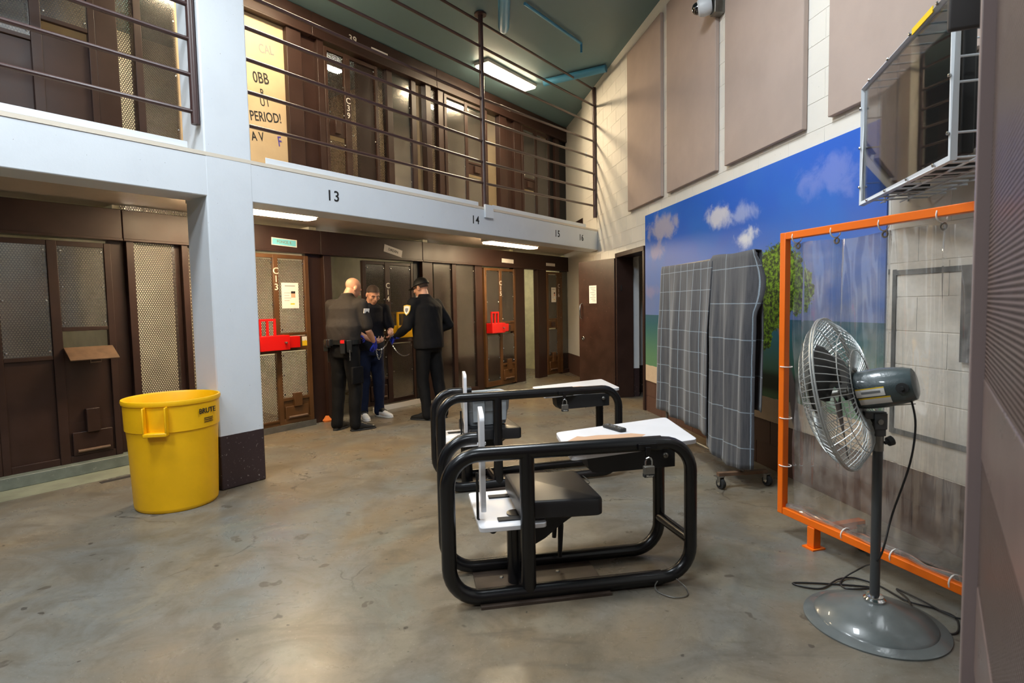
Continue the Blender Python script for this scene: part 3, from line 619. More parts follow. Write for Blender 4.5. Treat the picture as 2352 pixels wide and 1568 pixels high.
guard('lock_guard', 'red steel lock guard on the mesh door next to the white column', -5.10, 0.955, 1.60, M['red'])
guard('lock_guard', 'red steel lock guard on the further lamplit tan door marked C 1 5', -1.04, 0.95, 1.565, M['red'])
guard('lock_guard', 'yellow steel lock guard behind the hands of the capped officer', -3.03, 0.99, 1.66, M['yellowbox'], False, None, 0.36)
def notice(lab, s0, s1, z0, z1, d):
    t = thing('notice', lab, 'notice', fp(s0, d, z0), FA); W, H = s1 - s0, z1 - z0
    obj('sheet', B(0, W, -0.0015, 0, 0, H), M['paper'], t)
    obj('portrait', B(W * .55, W * .8, -0.0022, -0.0015, H * .42, H * .66), M['skin'], t); obj('portrait_hair', B(W * .55, W * .8, -0.0025, -0.0022, H * .58, H * .67), M['ink'], t)
    for k in range(4): obj('text_line', B(W * .15, W * (.45 + .1 * (k % 2)), -0.002, -0.0015, H * (.3 + .1 * k), H * (.315 + .1 * k)), M['inkgrey'], t)
    obj('text_line', B(W * .2, W * .8, -0.002, -0.0015, H * .86, H * .89), M['inkgrey'], t); obj('text_line', B(W * .5, W * .75, -0.002, -0.0015, H * .15, H * .2), M['inkyellow'], t)
notice('white paper notice with small portrait on the mesh door by the column', -4.74, -4.52, 1.43, 1.73, 1.604)
notice('white paper notice with portrait on the last lower cell door', 1.05, 1.22, 1.46, 1.75, 1.594)
for s_, sgn in ((-4.67, 'leftmost'), (-4.49, 'right-hand')):
    t = thing('warning_sticker', 'yellow and white warning sticker beside the red lock guard, %s of the two' % sgn, 'sticker', fp(s_, 1.6165, 0.98), FA)
    obj('sticker_sheet', B(0, 0.085, -0.001, 0, 0, 0.11), M['paper'], t); obj('sticker_band', B(0, 0.085, -0.0016, -0.001, 0, 0.06), M['inkyellow'], t)
    obj('triangle', MB(Matrix.Rotation(R(90), 4, 'X')).prism([(0.015, 0.02), (0.07, 0.02), (0.0425, 0.075)], 0.0012, 0.0022), M['inkyellow'], t)

# railings of the upper walkway
def rail(nm, lab, posts, bars):
    t = thing(nm, lab, 'railing', fp(posts[0][0], 0.05, 2.63), FA); s00 = posts[0][0]
    for s_, z0, z1, flange in posts:
        p_ = obj('post', MB().tube([(s_ - s00, 0, z0 - 2.63), (s_ - s00, 0, z1 - 2.63)], 0.03, 12), M['railm'], t)
        if flange == 'top': obj('flange', MB().tube([(s_ - s00, 0, z1 - 2.66), (s_ - s00, 0, z1 - 2.64)], 0.075, 16), M['railm'], p_)
        if flange: obj('base_bracket', B(s_ - s00 - 0.08, s_ - s00 + 0.08, -0.08, -0.052, -0.13, 0.03), M['trimwhite'], p_, bevel=0.003)
    for a, za, b, zb in bars: obj('bar', MB().tube([(a - s00, 0, za - 2.63), (b - s00, 0, zb - 2.63)], 0.0165, 10), M['railm'], t)
zsL = [2.92, 3.19, 3.45, 3.70, 3.96, 4.25, 4.54, 4.83]; zsM = [2.934, 3.19, 3.443, 3.702, 3.955, 4.27, 4.58, 4.868]; zsR = [3.02, 3.275, 3.54, 3.80, 4.06, 4.335, 4.63, 4.89]
rail('railing', 'brown pipe railing of the upper walkway right of the white column', [(-2.89, 2.50, CEIL, 'top'), (0.0, 2.83, 4.92, None)],
     [(-5.93, a, -2.89, b) for a, b in zip(zsL, zsM)] + [(-2.89, a, 0.0, b) for a, b in zip(zsM, zsR)])
rail('railing', 'brown pipe railing of the upper walkway left of the white column', [(-6.345, 2.83, CEIL, None), (-9.49, 2.63, CEIL, None)], [(-9.5, z_ - 0.02, -6.345, z_) for z_ in zsL])
for a, b, lab in ((-9.4, -6.42, 'white toe board on the walkway edge left of the column'), (-5.80, -3.03, 'white toe board on the walkway edge right of the column'), (-2.75, -0.35, 'white toe board strip near the block wall end of the walkway')):
    tag(obj('toe_board', B(a, b, 0.03, 0.038, 2.638, 2.685), M['trimwhite'], None, CR, FA, bevel=0.002), lab, 'toe board')

# ================================================================== LAMPS
def lamp(lab, loc, rz, L, W, mat, group):
    t = thing('ceiling_lamp', lab, 'lamp', loc, rz, group)
    obj('housing', B(-L / 2 - 0.02, L / 2 + 0.02, -W / 2 - 0.015, W / 2 + 0.015, -0.05, 0.0), M['lamphousing'], t, bevel=0.008)
    obj('diffuser', B(-L / 2, L / 2, -W / 2, W / 2, -0.075, -0.05), mat, t, bevel=0.01)
gl_ = 'lamps of the cell tiers'
lamp('upper walkway lamp glowing behind the tall railing post', fp(-1.22, 0.9, CEIL), FA, 1.22, 0.24, M['lamp_tier'], gl_)
lamp('upper walkway lamp above the graffiti wall panel', fp(-5.0, 0.9, CEIL), FA, 1.22, 0.24, M['lamp_tier'], gl_)
lamp('lamp under the walkway soffit next to the white column', fp(-5.42, 0.85, 2.43), FA, 1.22, 0.16, M['lamp_low'], gl_)
lamp('lamp under the walkway soffit over the further cells', fp(-1.32, 0.80, 2.40), FA, 1.22, 0.16, M['lamp_low'], gl_)
for s_, z_, lab in ((-6.0, 2.43, 'lamp inside the lower cell behind the yellow bin'), (-3.3, 2.43, 'lamp inside the lower cell behind the three men'), (0.9, 2.43, 'lamp inside the last lower cell'), (-1.2, 2.43, 'lamp inside the lower cell behind the further red lock guard'),
                    (-7.3, 2.43, 'lamp inside the lower cell behind the slot door'), (-5.9, CEIL, 'lamp inside the upper cell beside the column'), (-3.2, CEIL, 'lamp inside the upper cell below number thirty-nine'), (-0.9, CEIL, 'lamp inside the bright upper cell'), (0.9, CEIL, 'lamp inside the last upper cell'), (-7.3, CEIL, 'lamp inside the upper corner cell')):
    lamp(lab, fp(s_, 2.7, z_), FA, 0.5 if s_ not in (-3.3, -1.2, -7.3) else 0.2, 0.12, M['lamp_bright' if lab.endswith('yellow bin') or lab.endswith('beside the column') else 'lamp_cell'], 'lamps inside the cells')
for x, y, lab in ((-2.6, 2.4, 'hall ceiling lamp over the floor in front of the column'), (-2.9, -0.6, 'hall ceiling lamp behind the camera towards the cells'), (0.3, -1.9, 'hall ceiling lamp behind the camera'), (0.2, 3.2, 'hall ceiling lamp over the two desks')):
    lamp(lab, (x, y, CEIL), FA, 1.22, 0.55, M['lamp_room'], 'hall ceiling lamps')

# ================================================================== MURAL WALL THINGS
tag(obj('mural', MB().box(2.08, 6.0, -0.012, -0.002, 0.407, 2.53), M['mural'], None, CR, WA), 'large printed beach mural with blue sky, sea and tree', 'mural')
plab = ('taupe acoustic panel nearest the railing', 'taupe acoustic panel with the security camera at its upper edge', 'taupe acoustic panel above the mural clouds, right of the camera', 'taupe acoustic panel behind the television cage')
for (a, b), lab in zip(PAN, plab):
    tag(obj('acoustic_panel', B(a, b, -0.044, -0.004, 2.675, 4.785), M['panel'], None, CR, WA, bevel=0.006), lab, 'acoustic panel', 'fabric panels on the block wall')
t = thing('security_camera', 'small white dome security camera between two wall panels', 'camera', wp(3.99, -0.004, 4.2), WA)
obj('wall_box', B(-0.05, 0.05, -0.10, 0, -0.10, 0.12), M['dull'], t, bevel=0.006)
obj('conduit', MB().tube([(0, -0.05, 0.10), (0, -0.05, 0.82)], 0.017), M['trimwhite'], t)
Mc = Matrix.Translation((-0.02, -0.10, 0.0)) @ Matrix.Rotation(R(-25), 4, 'Z') @ Matrix.Rotation(R(98), 4, 'X')
obj('housing', MB(Mc).lathe([(0.075, 0), (0.082, 0.02), (0.085, 0.07), (0.075, 0.11), (0.055, 0.125)], 28), M['trimwhite'], t)
obj('lens_dome', MB(Mc).lathe([(0.056, 0.122), (0.054, 0.14), (0.042, 0.16), (0.02, 0.172), (0, 0.175)], 24), M['screen'], t)
t = thing('wall_sensor', 'small round white sensor on the block wall beside the railing end', 'sensor', wp(-0.62, -0.002, 4.0), WA)
obj('base', MB(Matrix.Rotation(R(90), 4, 'X')).lathe([(0.045, 0), (0.045, 0.012), (0.03, 0.02), (0, 0.022)], 20), M['trimwhite'], t); obj('lens', MB().ell((0, -0.025, 0), 0.018), M['chrome'], t)
# tape frame and dark poster on the wall right of the mural
t = thing('tape_frame', 'grey tape rectangle stuck on the block wall behind the clear curtain', 'tape', wp(6.05, -0.004, 0.59), WA)
obj('strip', B(0, 0.028, -0.003, 0, 0, 1.0), M['tape'], t); obj('strip', B(0, 0.75, -0.0035, -0.0002, 0.965, 0.995), M['tape'], t); obj('strip', B(0, 0.75, -0.0035, -0.0002, -0.002, 0.03), M['tape'], t)
tag(obj('poster', B(6.515, 6.76, -0.016, -0.0085, 1.068, 1.585), pm('dark poster print', srgb(84, 84, 86), 0.45, var=0.25, vs=9), None, CR, WA), 'dark grey poster on the block wall behind the clear curtain', 'poster')
# pipes on the ceiling
def gpx(u, v, z=0.0):
    """the point at height z that stands under or over a spot of the floor plan"""
    d = r2 * (u - 1176) + d2 * (v - 784) + fwd * 1310; return Vector((0, 0, HCAM)) + d * ((z - HCAM) / d.z)
pa, pb = gpx(1157, 62, CEIL - .1), gpx(1162, -260, CEIL - .1); dv = (pa - pb).normalized()
tag(obj('ceiling_duct', MB().tube([tuple(pb), tuple(pa), tuple(pa + dv * .05), tuple(pa + dv * .075)], [.07, .07, .06, .03], 18), M['bluepipe']), 'capped blue pipe end hanging under the teal ceiling', 'pipe')
pa, pb = gpx(1205, 8, CEIL - .04), gpx(1335, 100, CEIL - .04)
tag(obj('sprinkler_pipe', MB().tube([tuple(pa), tuple(pb), tuple(pb + Vector((0, 0, -.005)))], 0.018).tube([tuple(pb), tuple(pb + Vector((0, 0, -.12)))], 0.015), M['bluepipe']), 'thin pale blue sprinkler pipe along the teal ceiling', 'pipe')
pa, pb = gpx(1250, 190, CEIL - .06), gpx(1392, 157, CEIL - .06)
tag(obj('blue_pipe', MB().tube([tuple(pa), tuple(pb)], 0.055, 14), M['bluepipe']), 'fat blue pipe crossing the ceiling towards the block wall', 'pipe')

# television in its wall cage
TA = R(90 - 15.6)           # local x runs along the front towards the far end, local y = left (room side)
N0 = Vector((1.807, 2.35, 0)); LT = 1.165; TZ0, TZ1 = 1.985, 2.66; DEP = 0.34
t = thing('television_cage', 'white steel television cage with clear front fixed high on the block wall', 'television cage', N0, TA)
ff = MB(); wdt = 0.035
obj('front_frame', MB(Matrix.Rotation(R(90), 4, 'X')).tube([(0.02 + 0 * 1, TZ0, 0), (LT, TZ0, 0), (LT, TZ1, 0), (0.02, TZ1, 0)], 0.018, 4, closed=True), M['trimwhite'], t)
obj('clear_front', B(0.02, LT, -0.004, 0.0, TZ0, TZ1), M['acryl'], t)
scr = MB()
for k in range(4):
    x_ = 0.15 + k * 0.29
    for z_ in (TZ0, TZ1): scr.ell((x_, 0.02, z_), (0.009, 0.006, 0.009), 8, 4)
for z_ in (TZ0 + .1, TZ0 + .33, TZ0 + .56):
    for x_ in (0.02, LT): scr.ell((x_, 0.02, z_), (0.009, 0.006, 0.009), 8, 4)
obj('screw_heads', scr, M['steel'], t, kind='stuff')
obj('warning_strip', B(0.20, 0.42, 0.014, 0.0185, TZ1 - 0.014, TZ1 + 0.014), M['inkyellow'], t)
def wires(nm, segs, r_=0.005):
    for a, b in segs: obj(nm, MB().tube([a, b], r_, 8), M['trimwhite'], t)
y1 = -DEP
segs = []
for z_ in (TZ0, TZ0 + 0.10, TZ0 + 0.30, TZ0 + 0.40, TZ0 + 0.62): segs.append(((0.02, -0.012, z_), (0.02, y1, z_)))
for y_ in (-0.012, -0.13, -0.26, y1): segs.append(((0.02, y_, TZ0), (0.02, y_, TZ1)))
for y_ in (-0.10, -0.20, -0.30): segs.append(((0.02, y_, TZ0), (LT, y_, TZ0)))
for k in range(1, 10): segs.append(((k * LT / 10, -0.012, TZ0), (k * LT / 10, y1, TZ0)))
for z_ in (TZ0 + .12, TZ0 + 0.33, TZ0 + .5): segs.append(((LT, -0.012, z_), (LT, y1, z_)))
for y_ in (-0.12, -0.24, y1): segs.append(((LT, y_, TZ0), (LT, y_, TZ1)))
for k in range(0, 11): segs.append(((k * LT / 10, -0.012, TZ1), (k * LT / 10, y1, TZ1)))
wires('cage_wire', segs)
obj('wall_arm', MB().tube([(0.62, y1, TZ0 + 0.35), (0.62, y1 - 0.16, TZ0 + 0.35)], 0.03, 10), M['blackm'], t)
tv = thing('television', 'black flat television inside the white wall cage', 'television', N0 + Vector((math.cos(TA) * .10 + math.sin(TA) * .06, math.sin(TA) * .10 - math.cos(TA) * .06, TZ0 + 0.03)), TA)
obj('bezel', B(0, 0.99, -0.05, 0, 0, 0.58), M['blackm'], tv, bevel=0.008); obj('screen', B(0.02, 0.97, -0.002, 0.003, 0.035, 0.56), M['screen'], tv)
obj('rear_case', B(0.12, 0.87, -0.16, -0.05, 0.06, 0.45), M['blackm'], tv, bevel=0.03); obj('foot', B(0.2, 0.36, -0.14, 0.04, -0.022, 0.0), M['blackm'], tv); obj('foot', B(0.66, 0.82, -0.14, 0.04, -0.022, 0.0), M['blackm'], tv)
# black cooling fan and cables on the wall behind the cage
t = thing('wall_fan', 'small black fan with wire guard on the wall beside the television cage', 'fan', wp(7.0, -0.12, 2.32), WA)
Mf = Matrix.Rotation(R(90), 4, 'X')
for rr_ in (0.05, 0.10, 0.15, 0.19): obj('guard_ring', MB(Mf).tube([(rr_ * math.cos(a * .2618), rr_ * math.sin(a * .2618), 0.16 - rr_ * .25) for a in range(24)], 0.004, 6, closed=True), M['blackm'], t)
for k in range(5): obj('blade', MB(Mf @ Matrix.Rotation(R(72 * k), 4, 'Z')).add([(0.03, -0.02, .08), (0.17, -0.06, .06), (0.18, 0.05, .1), (0.03, 0.02, .1)], [(0, 1, 2, 3)]), M['blackm'], t)
obj('motor', MB(Mf).lathe([(0, -0.1), (0.06, -0.1), (0.07, -0.02), (0.06, 0.08), (0.03, 0.11), (0, 0.11)], 20), M['blackm'], t); obj('wall_bracket', B(-0.05, 0.05, 0.0, 0.12, -0.06, 0.06), M['blackm'], t)
tag(obj('wall_cable', MB().tube([tuple(wp(7.05, -0.02, 2.9)), tuple(wp(6.8, -0.03, 2.7)), tuple(wp(6.62, -0.02, 2.55)), tuple(wp(6.5, -0.02, 2.35))], 0.006, 8), M['cable']), 'black cable hanging on the wall behind the television cage', 'cable')
# dark flat monitor hung from the ceiling at the top edge
t = thing('hanging_monitor', 'dark grey monitor cut by the top edge beside the perforated booth', 'monitor', (1.452, 1.93, 0), R(-20))
obj('case', B(0, 0.42, 0, 0.025, 2.29, 2.62), pm('charcoal plastic', srgb(62, 58, 58), 0.5), t, bevel=0.008); obj('hanger', MB().tube([(0.2, 0.045, 2.5), (0.2, 0.045, CEIL)], 0.02), M['blackm'], t)

# ================================================================== PERFORATED BOOTH at the right edge
E0 = Vector((1.085, 1.30, 0))
t = thing('booth_screen', 'brown perforated steel booth screen cut by the right picture edge', 'security screen', E0, FA)
obj('edge_post', B(-0.045, 0.0, -0.03, 0.03, 0, 3.3), pm('booth frame paint', srgb(140, 124, 122), 0.35), t, bevel=0.003)
gm = pm('booth plate paint', srgb(112, 96, 92), 0.3, var=0.1, vs=5)
obj('perforated_sheet', B(-1.6, -0.045, 0.0, 0.004, 1.235, 3.3), M['perfnear'], t); obj('plate', B(-1.6, -0.045, -0.012, 0.006, 1.055, 1.235), gm, t, bevel=0.003)
obj('perforated_sheet', B(-1.6, -0.045, 0.0, 0.004, 0.76, 1.055), M['perfnear'], t); obj('plate', B(-1.6, -0.045, -0.012, 0.006, 0.56, 0.76), gm, t, bevel=0.003); obj('perforated_sheet', B(-1.6, -0.045, 0.0, 0.004, 0.0, 0.56), M['perfnear'], t)
tag(obj('wall_booth', B(-1.6, -0.03, -0.45, -0.40, 0, 3.3), pm('booth inner wall', srgb(70, 60, 58), 0.6), None, E0, FA), 'dark inner wall of the perforated booth', 'wall', kind=STR)

# ================================================================== CLEAR CURTAIN SCREEN (orange frame)
SA = R(90 - 162.6); S0 = Vector((1.632, 3.41, 0)); SL = 1.75; SB, ST = 0.145, 1.793
t = thing('curtain_screen', 'orange steel screen frame with a clear vinyl curtain tied inside', 'screen', S0, SA)
q = 0.021
obj('post', B(-q, q, -q, q, SB - q, ST + q), M['orange'], t, bevel=0.004); obj('post', B(SL - q, SL + q, -q, q, SB - q, ST + q), M['orange'], t, bevel=0.004)
obj('top_rail', B(q, SL - q, -q, q, ST - q, ST + q), M['orange'], t, bevel=0.004); obj('bottom_rail', B(q, SL - q, -q, q, SB - q, SB + q), M['orange'], t, bevel=0.004)
f_ = obj('foot', B(0.215, 0.265, -0.025, 0.025, 0.008, SB - q), M['orange'], t, bevel=0.003); obj('foot_plate', B(0.20, 0.28, -0.045, 0.045, 0, 0.008), M['orange'], f_)
def caster(par, x, y, z, r_=0.045, mat=None, rz=0.3):
    mt = Matrix.Translation((x, y, 0)) @ Matrix.Rotation(rz, 4, 'Z')
    w_ = obj('caster', MB(mt @ Matrix.Translation((0.02, -0.012, r_)) @ Matrix.Rotation(R(-90), 4, 'X')).lathe([(0.0, 0), (r_ * .55, 0), (r_ * .6, -0.004), (r_ * .95, -0.002), (r_, 0.006), (r_, 0.018), (r_ * .95, 0.026), (r_ * .6, 0.028), (r_ * .55, 0.024), (0, 0.024)], 24), M['rubber'], par)
    obj('fork', MB(mt).box(0.0, 0.03, -0.022, -0.018, r_ * .8, z).box(0.0, 0.03, 0.018, 0.022, r_ * .8, z).box(-0.03, 0.035, -0.025, 0.025, z - 0.006, z), M['dull'], w_)
    obj('hub', MB(mt @ Matrix.Translation((0.02, -0.024, r_)) @ Matrix.Rotation(R(-90), 4, 'X')).lathe([(0, 0), (r_ * .3, 0), (r_ * .3, 0.048), (0, 0.048)], 12), M['chrome'], w_)
caster(t, 0.34, 0.22, SB + 0.0, 0.05); obj('outrigger', B(0.30, 0.345, 0.021, 0.26, SB - 0.02, SB + 0.02), M['orange'], t)
# vinyl sheet with hanging folds
vs, fs, uv = [], [], []
NX, NZ = 150, 70
for j in range(NZ + 1):
    for i in range(NX + 1):
        u = i / NX; v = j / NZ; x = 0.045 + u * (SL - 0.09); z = SB + 0.035 + v * (ST - SB - 0.085)
        hang = 0.30
        fold = 0.0
        for k in range(7):
            gx = 0.06 + k * 0.281; dx = x - gx
            fold += math.exp(-((dx - 0.12 * (1 - v)) / (0.02 + 0.10 * (1 - v))) ** 2) * 0.040 * (v ** 1.2) * math.sin(dx * 75 + k)
        y = fold + 0.010 * noise.noise((x * 2.2, z * 0.7, 3.1)) * 2 + 0.004 * noise.noise((x * 11, z * 1.6, 9.0)) + 0.0025 * noise.noise((x * 26, z * 5, 4)) * v
        if i == 0: x += 0.012 * math.sin(z * 9)
        vs.append((x, y + 0.03, z + 0.008 * math.sin(x * 11.2) * (v > 0.98)))
for j in range(NZ):
    for i in range(NX): a = j * (NX + 1) + i; fs.append((a, a + 1, a + NX + 2, a + NX + 1))
cu = obj('vinyl_curtain', MB().add(vs, fs), M['vinyl'], t, angle=180)
def tie(x, z, vert):
    if vert: pts = [(x + 0.035 * math.cos(a), 0.006 + 0.032 * math.sin(a), z) for a in [k * math.pi / 6 for k in range(12)]]
    else: pts = [(x, 0.012 + 0.036 * math.sin(a), z + 0.034 * math.cos(a)) for a in [k * math.pi / 6 for k in range(12)]]
    return MB().tube(pts, 0.0035, 6, closed=True)
for k in range(6):
    x = 0.06 + k * 0.281 if k else 0.075
    obj('tie', tie(x, ST - 0.012, False), M['paper'], t)
    gr = obj('grommet', MB().tube([(x + 0.014 * math.cos(a * .5236), 0.022, ST - 0.062 + 0.014 * math.sin(a * .5236)) for a in range(12)], 0.005, 6, closed=True), M['dull'], t)
    if k: obj('tie', tie(x + 0.1, SB + 0.01, False), M['paper'], t)
for z in (1.02, 0.71, 0.42): obj('tie', tie(0.012, z, True), M['paper'], t)
obj('curtain_roll', MB().tube([(0.03 + k * 0.085, 0.012 + 0.006 * math.sin(k * 1.7), SB + 0.028 + 0.006 * math.sin(k * 2.3)) for k in range(20)], [0.018 + 0.006 * math.sin(k * 1.1) for k in range(20)], 10), M['vinyl'], t)

# ================================================================== PEDESTAL FAN
FC = Vector((1.566, 2.42, 0))
t = thing('pedestal_fan', 'grey pedestal fan with wire guard in front of the clear curtain', 'fan', FC, 0)
obj('base', MB().lathe([(0.277, 0.0), (0.277, 0.006), (0.262, 0.012), (0.235, 0.020), (0.228, 0.03), (0.16, 0.058), (0.09, 0.082), (0.045, 0.098), (0.0, 0.10)], 64), M['basegrey'], t)
obj('collar', MB().lathe([(0.040, 0.088), (0.043, 0.094), (0.043, 0.108), (0.034, 0.116), (0.034, 0.122), (0.02, 0.126)], 32), M['chrome'], t)
po = obj('pole', MB().tube([(0, 0, 0.11), (0, 0, 0.77)], 0.0195, 20), M['polegrey'], t)
obj('clamp_sleeve', MB().tube([(0, 0, 0.765), (0, 0, 0.83)], 0.022, 20), M['dull'], t)
obj('clamp_knob', MB(Matrix.Translation((0.022, -0.012, 0.80)) @ Matrix.Rotation(R(70), 4, 'Y')).lathe([(0, 0), (0.008, 0), (0.008, 0.012), (0.02, 0.014), (0.021, 0.034), (0.014, 0.038), (0, 0.038)], 10), M['rubber'], t)
obj('yoke', MB().rprism(-0.024, 0.024, -0.02, 0.02, 0.83, 0.90, 0.006).box(-0.07, 0.025, -0.018, 0.018, 0.905, 0.935).box(-0.03, 0.024, -0.026, -0.019, 0.86, 0.93).box(-0.03, 0.024, 0.019, 0.026, 0.86, 0.93), M['polegrey'], t, bevel=0.003)
obj('pivot_bolt', MB().tube([(-0.01, -0.034, 0.895), (-0.01, 0.034, 0.895)], 0.012, 10), M['dull'], t)
AX = R(-47); TILT = R(13)
ax = Vector((math.sin(AX) * math.cos(TILT), math.cos(AX) * math.cos(TILT), -math.sin(TILT)))
side = Vector((math.cos(AX), -math.sin(AX), 0)); upv = side.cross(ax).normalized()
HC = Vector((-0.085, 0.03, 1.02))      # motor front plate
Ma = Matrix((( side.x, upv.x, ax.x, HC.x), (side.y, upv.y, ax.y, HC.y), (side.z, upv.z, ax.z, HC.z), (0, 0, 0, 1)))
mo = obj('motor', MB(Ma).lathe([(0, -0.225), (0.05, -0.225), (0.064, -0.218), (0.074, -0.19), (0.084, -0.11), (0.082, -0.04), (0.076, 0.0), (0.0, 0.0)], 40), M['fangrey'], t)
obj('switch_knob', MB(Ma @ Matrix.Translation((-0.068, -0.005, -0.185)) @ Matrix.Rotation(R(-90), 4, 'Y')).lathe([(0.022, 0), (0.022, 0.012), (0.008, 0.013), (0.008, 0.022), (0, 0.022)], 16), M['rubber'], mo)
def label_patch(par, a0, a1, z0, z1, r_, mat):
    n = 6; vs = []; fs = []
    for k in range(n + 1):
        a = a0 + (a1 - a0) * k / n; vs += [(r_ * math.cos(a), r_ * math.sin(a), z0), (r_ * math.cos(a), r_ * math.sin(a), z1)]
    for k in range(n): fs.append((2 * k, 2 * k + 1, 2 * k + 3, 2 * k + 2))
    return obj('motor_label', MB(Ma).add(vs, fs), mat, par)
label_patch(mo, R(172), R(196), -0.125, -0.02, 0.0856, M['paper']); label_patch(mo, R(199), R(222), -0.14, -0.025, 0.0856, M['paper']); label_patch(mo, R(172), R(175), -0.125, -0.02, 0.0859, M['inkyellow']); label_patch(mo, R(199), R(203), -0.14, -0.025, 0.0859, M['inkyellow']); label_patch(mo, R(181), R(188), -0.11, -0.04, 0.0859, M['inkgrey'])
obj('pull_chain', MB().tube([tuple(Ma @ Vector((0.03, -0.08, -0.04))), tuple(Ma @ Vector((0.03, -0.085, -0.20)))], 0.002, 6), M['dull'], t)
obj('shaft', MB(Ma).lathe([(0, 0.0), (0.03, 0.0), (0.03, 0.02), (0.015, 0.03), (0.015, 0.11), (0, 0.11)], 16), M['dull'], t)
RG = 0.335
for k in range(3):
    mb = MB(Ma @ Matrix.Rotation(R(120 * k + 20), 4, 'Z')); vs = []; fs = []
    for i in range(7):
        r_ = 0.04 + 0.245 * i / 6; wd = 0.05 + 0.11 * math.sin(math.pi * (0.12 + 0.7 * i / 6)); tw = 0.55 - 0.25 * i / 6
        for j in range(5):
            s_ = (j / 4 - 0.5) * wd * 1.6; vs.append((r_ * math.cos(s_ / r_ * .8), r_ * math.sin(s_ / r_ * .8), 0.075 + s_ * math.tan(tw) * 0.55))
    for i in range(6):
        for j in range(4): a = i * 5 + j; fs.append((a, a + 1, a + 6, a + 5))
    bl = obj('blade', mb.add(vs, fs), M['polegrey'], t, angle=180)
    so = bl.modifiers.new('solid', 'SOLIDIFY'); so.thickness = 0.002
def ring(r_, z_, w_): return MB(Ma).tube([(r_ * math.cos(a * math.pi / 24), r_ * math.sin(a * math.pi / 24), z_) for a in range(48)], w_, 6, closed=True)
gd = obj('guard_rim', ring(RG, 0.065, 0.0042), M['wire'], t); obj('guard_rim', ring(RG, 0.055, 0.004), M['wire'], t)
obj('hub_plate', MB(Ma).lathe([(0, 0.168), (0.075, 0.166), (0.08, 0.163), (0.075, 0.160), (0, 0.160)], 32), M['dull'], t)
wf = MB(Ma); wb = MB(Ma)
def fcurve(u): return (RG * (1 - (1 - u) ** 1.0) if False else 0.06 + (RG - 0.06) * u, 0.165 - 0.10 * (u ** 3.4))
for k in range(72):
    a = 2 * math.pi * k / 72; ca, sa = math.cos(a), math.sin(a)
    pts = []
    for i in range(9):
        r_, z_ = fcurve(i / 8); pts.append((r_ * ca, r_ * sa, z_))
    wf.tube(pts, 0.0021, 4)
for k in range(60):
    a = 2 * math.pi * (k + .5) / 60; ca, sa = math.cos(a), math.sin(a); pts = []
    for i in range(8):
        u = i / 7; r_ = 0.09 + (RG - 0.09) * u; z_ = -0.01 + 0.07 * u ** 3 - 0.03 * math.sin(u * math.pi); pts.append((r_ * ca, r_ * sa, z_))
    wb.tube(pts, 0.0019, 4)
obj('front_guard_wires', wf, M['wire'], t, kind='stuff'); obj('rear_guard_wires', wb, M['wire'], t, kind='stuff')
for u in (0.3, 0.62, 0.86): obj('guard_ring', ring(*fcurve(u), 0.0026), M['wire'], t)
for u in (0.35, 0.7): obj('guard_ring', ring(0.09 + (RG - 0.09) * u, -0.01 + 0.07 * u ** 3 - 0.03 * math.sin(u * math.pi), 0.002), M['wire'], t)
obj('rear_plate', MB(Ma).lathe([(0.07, -0.005), (0.115, -0.012), (0.125, -0.006), (0.07, 0.002)], 32), M['polegrey'], t)
obj('guard_clip', MB(Ma @ Matrix.Rotation(R(20), 4, 'Z') @ Matrix.Translation((RG, 0, 0.06))).box(-0.004, 0.012, -0.006, 0.006, -0.02, 0.02), M['trimwhite'], t)
# power cord: down from the motor, then loops on the floor
def smooth_path(P, n=8):
    P = [Vector(p) for p in P]; out = []
    for i in range(len(P) - 1):
        p0 = P[max(i - 1, 0)]; p1 = P[i]; p2 = P[i + 1]; p3 = P[min(i + 2, len(P) - 1)]
        for k in range(n):
            u = k / n; out.append(0.5 * ((2 * p1) + (p2 - p0) * u + (2 * p0 - 5 * p1 + 4 * p2 - p3) * u * u + (3 * p1 - p0 - 3 * p2 + p3) * u ** 3))
    out.append(P[-1]); return [tuple(p) for p in out]
tail = Ma @ Vector((-0.01, -0.066, -0.195)) + FC
flo = [(1985, 1300, .10), (1945, 1322, .02), (1930, 1340, .006), (1950, 1352, .006), (2000, 1348, .006), (1900, 1340, .006), (1822, 1338, .006), (1850, 1348, .006), (1890, 1350, .006), (1925, 1330, .01), (1965, 1327, .006), (2020, 1345, .006), (2085, 1380, .01), (2150, 1398, .006), (2195, 1418, .006), (2200, 1450, .006), (2170, 1452, .006), (2110, 1415, .03), (2085, 1375, .02), (2060, 1352, .006), (2120, 1380, .014), (2180, 1412, .014), (2215, 1420, .006), (2222, 1400, .006), (2210, 1372, .006)]
pc = [tail, tail + Vector((0.015, -0.005, -0.10)), tail + Vector((0.0, 0.0, -0.26)), FC + Vector((0.035, -0.05, 0.50)), FC + Vector((-0.02, -0.06, 0.32))] + [gpx(*p) for p in flo]
tag(obj('power_cord', MB().tube(smooth_path(pc, 6), 0.0042, 8), M['cable']), 'black power cord hanging from the pedestal fan and looped on the floor', 'cord')

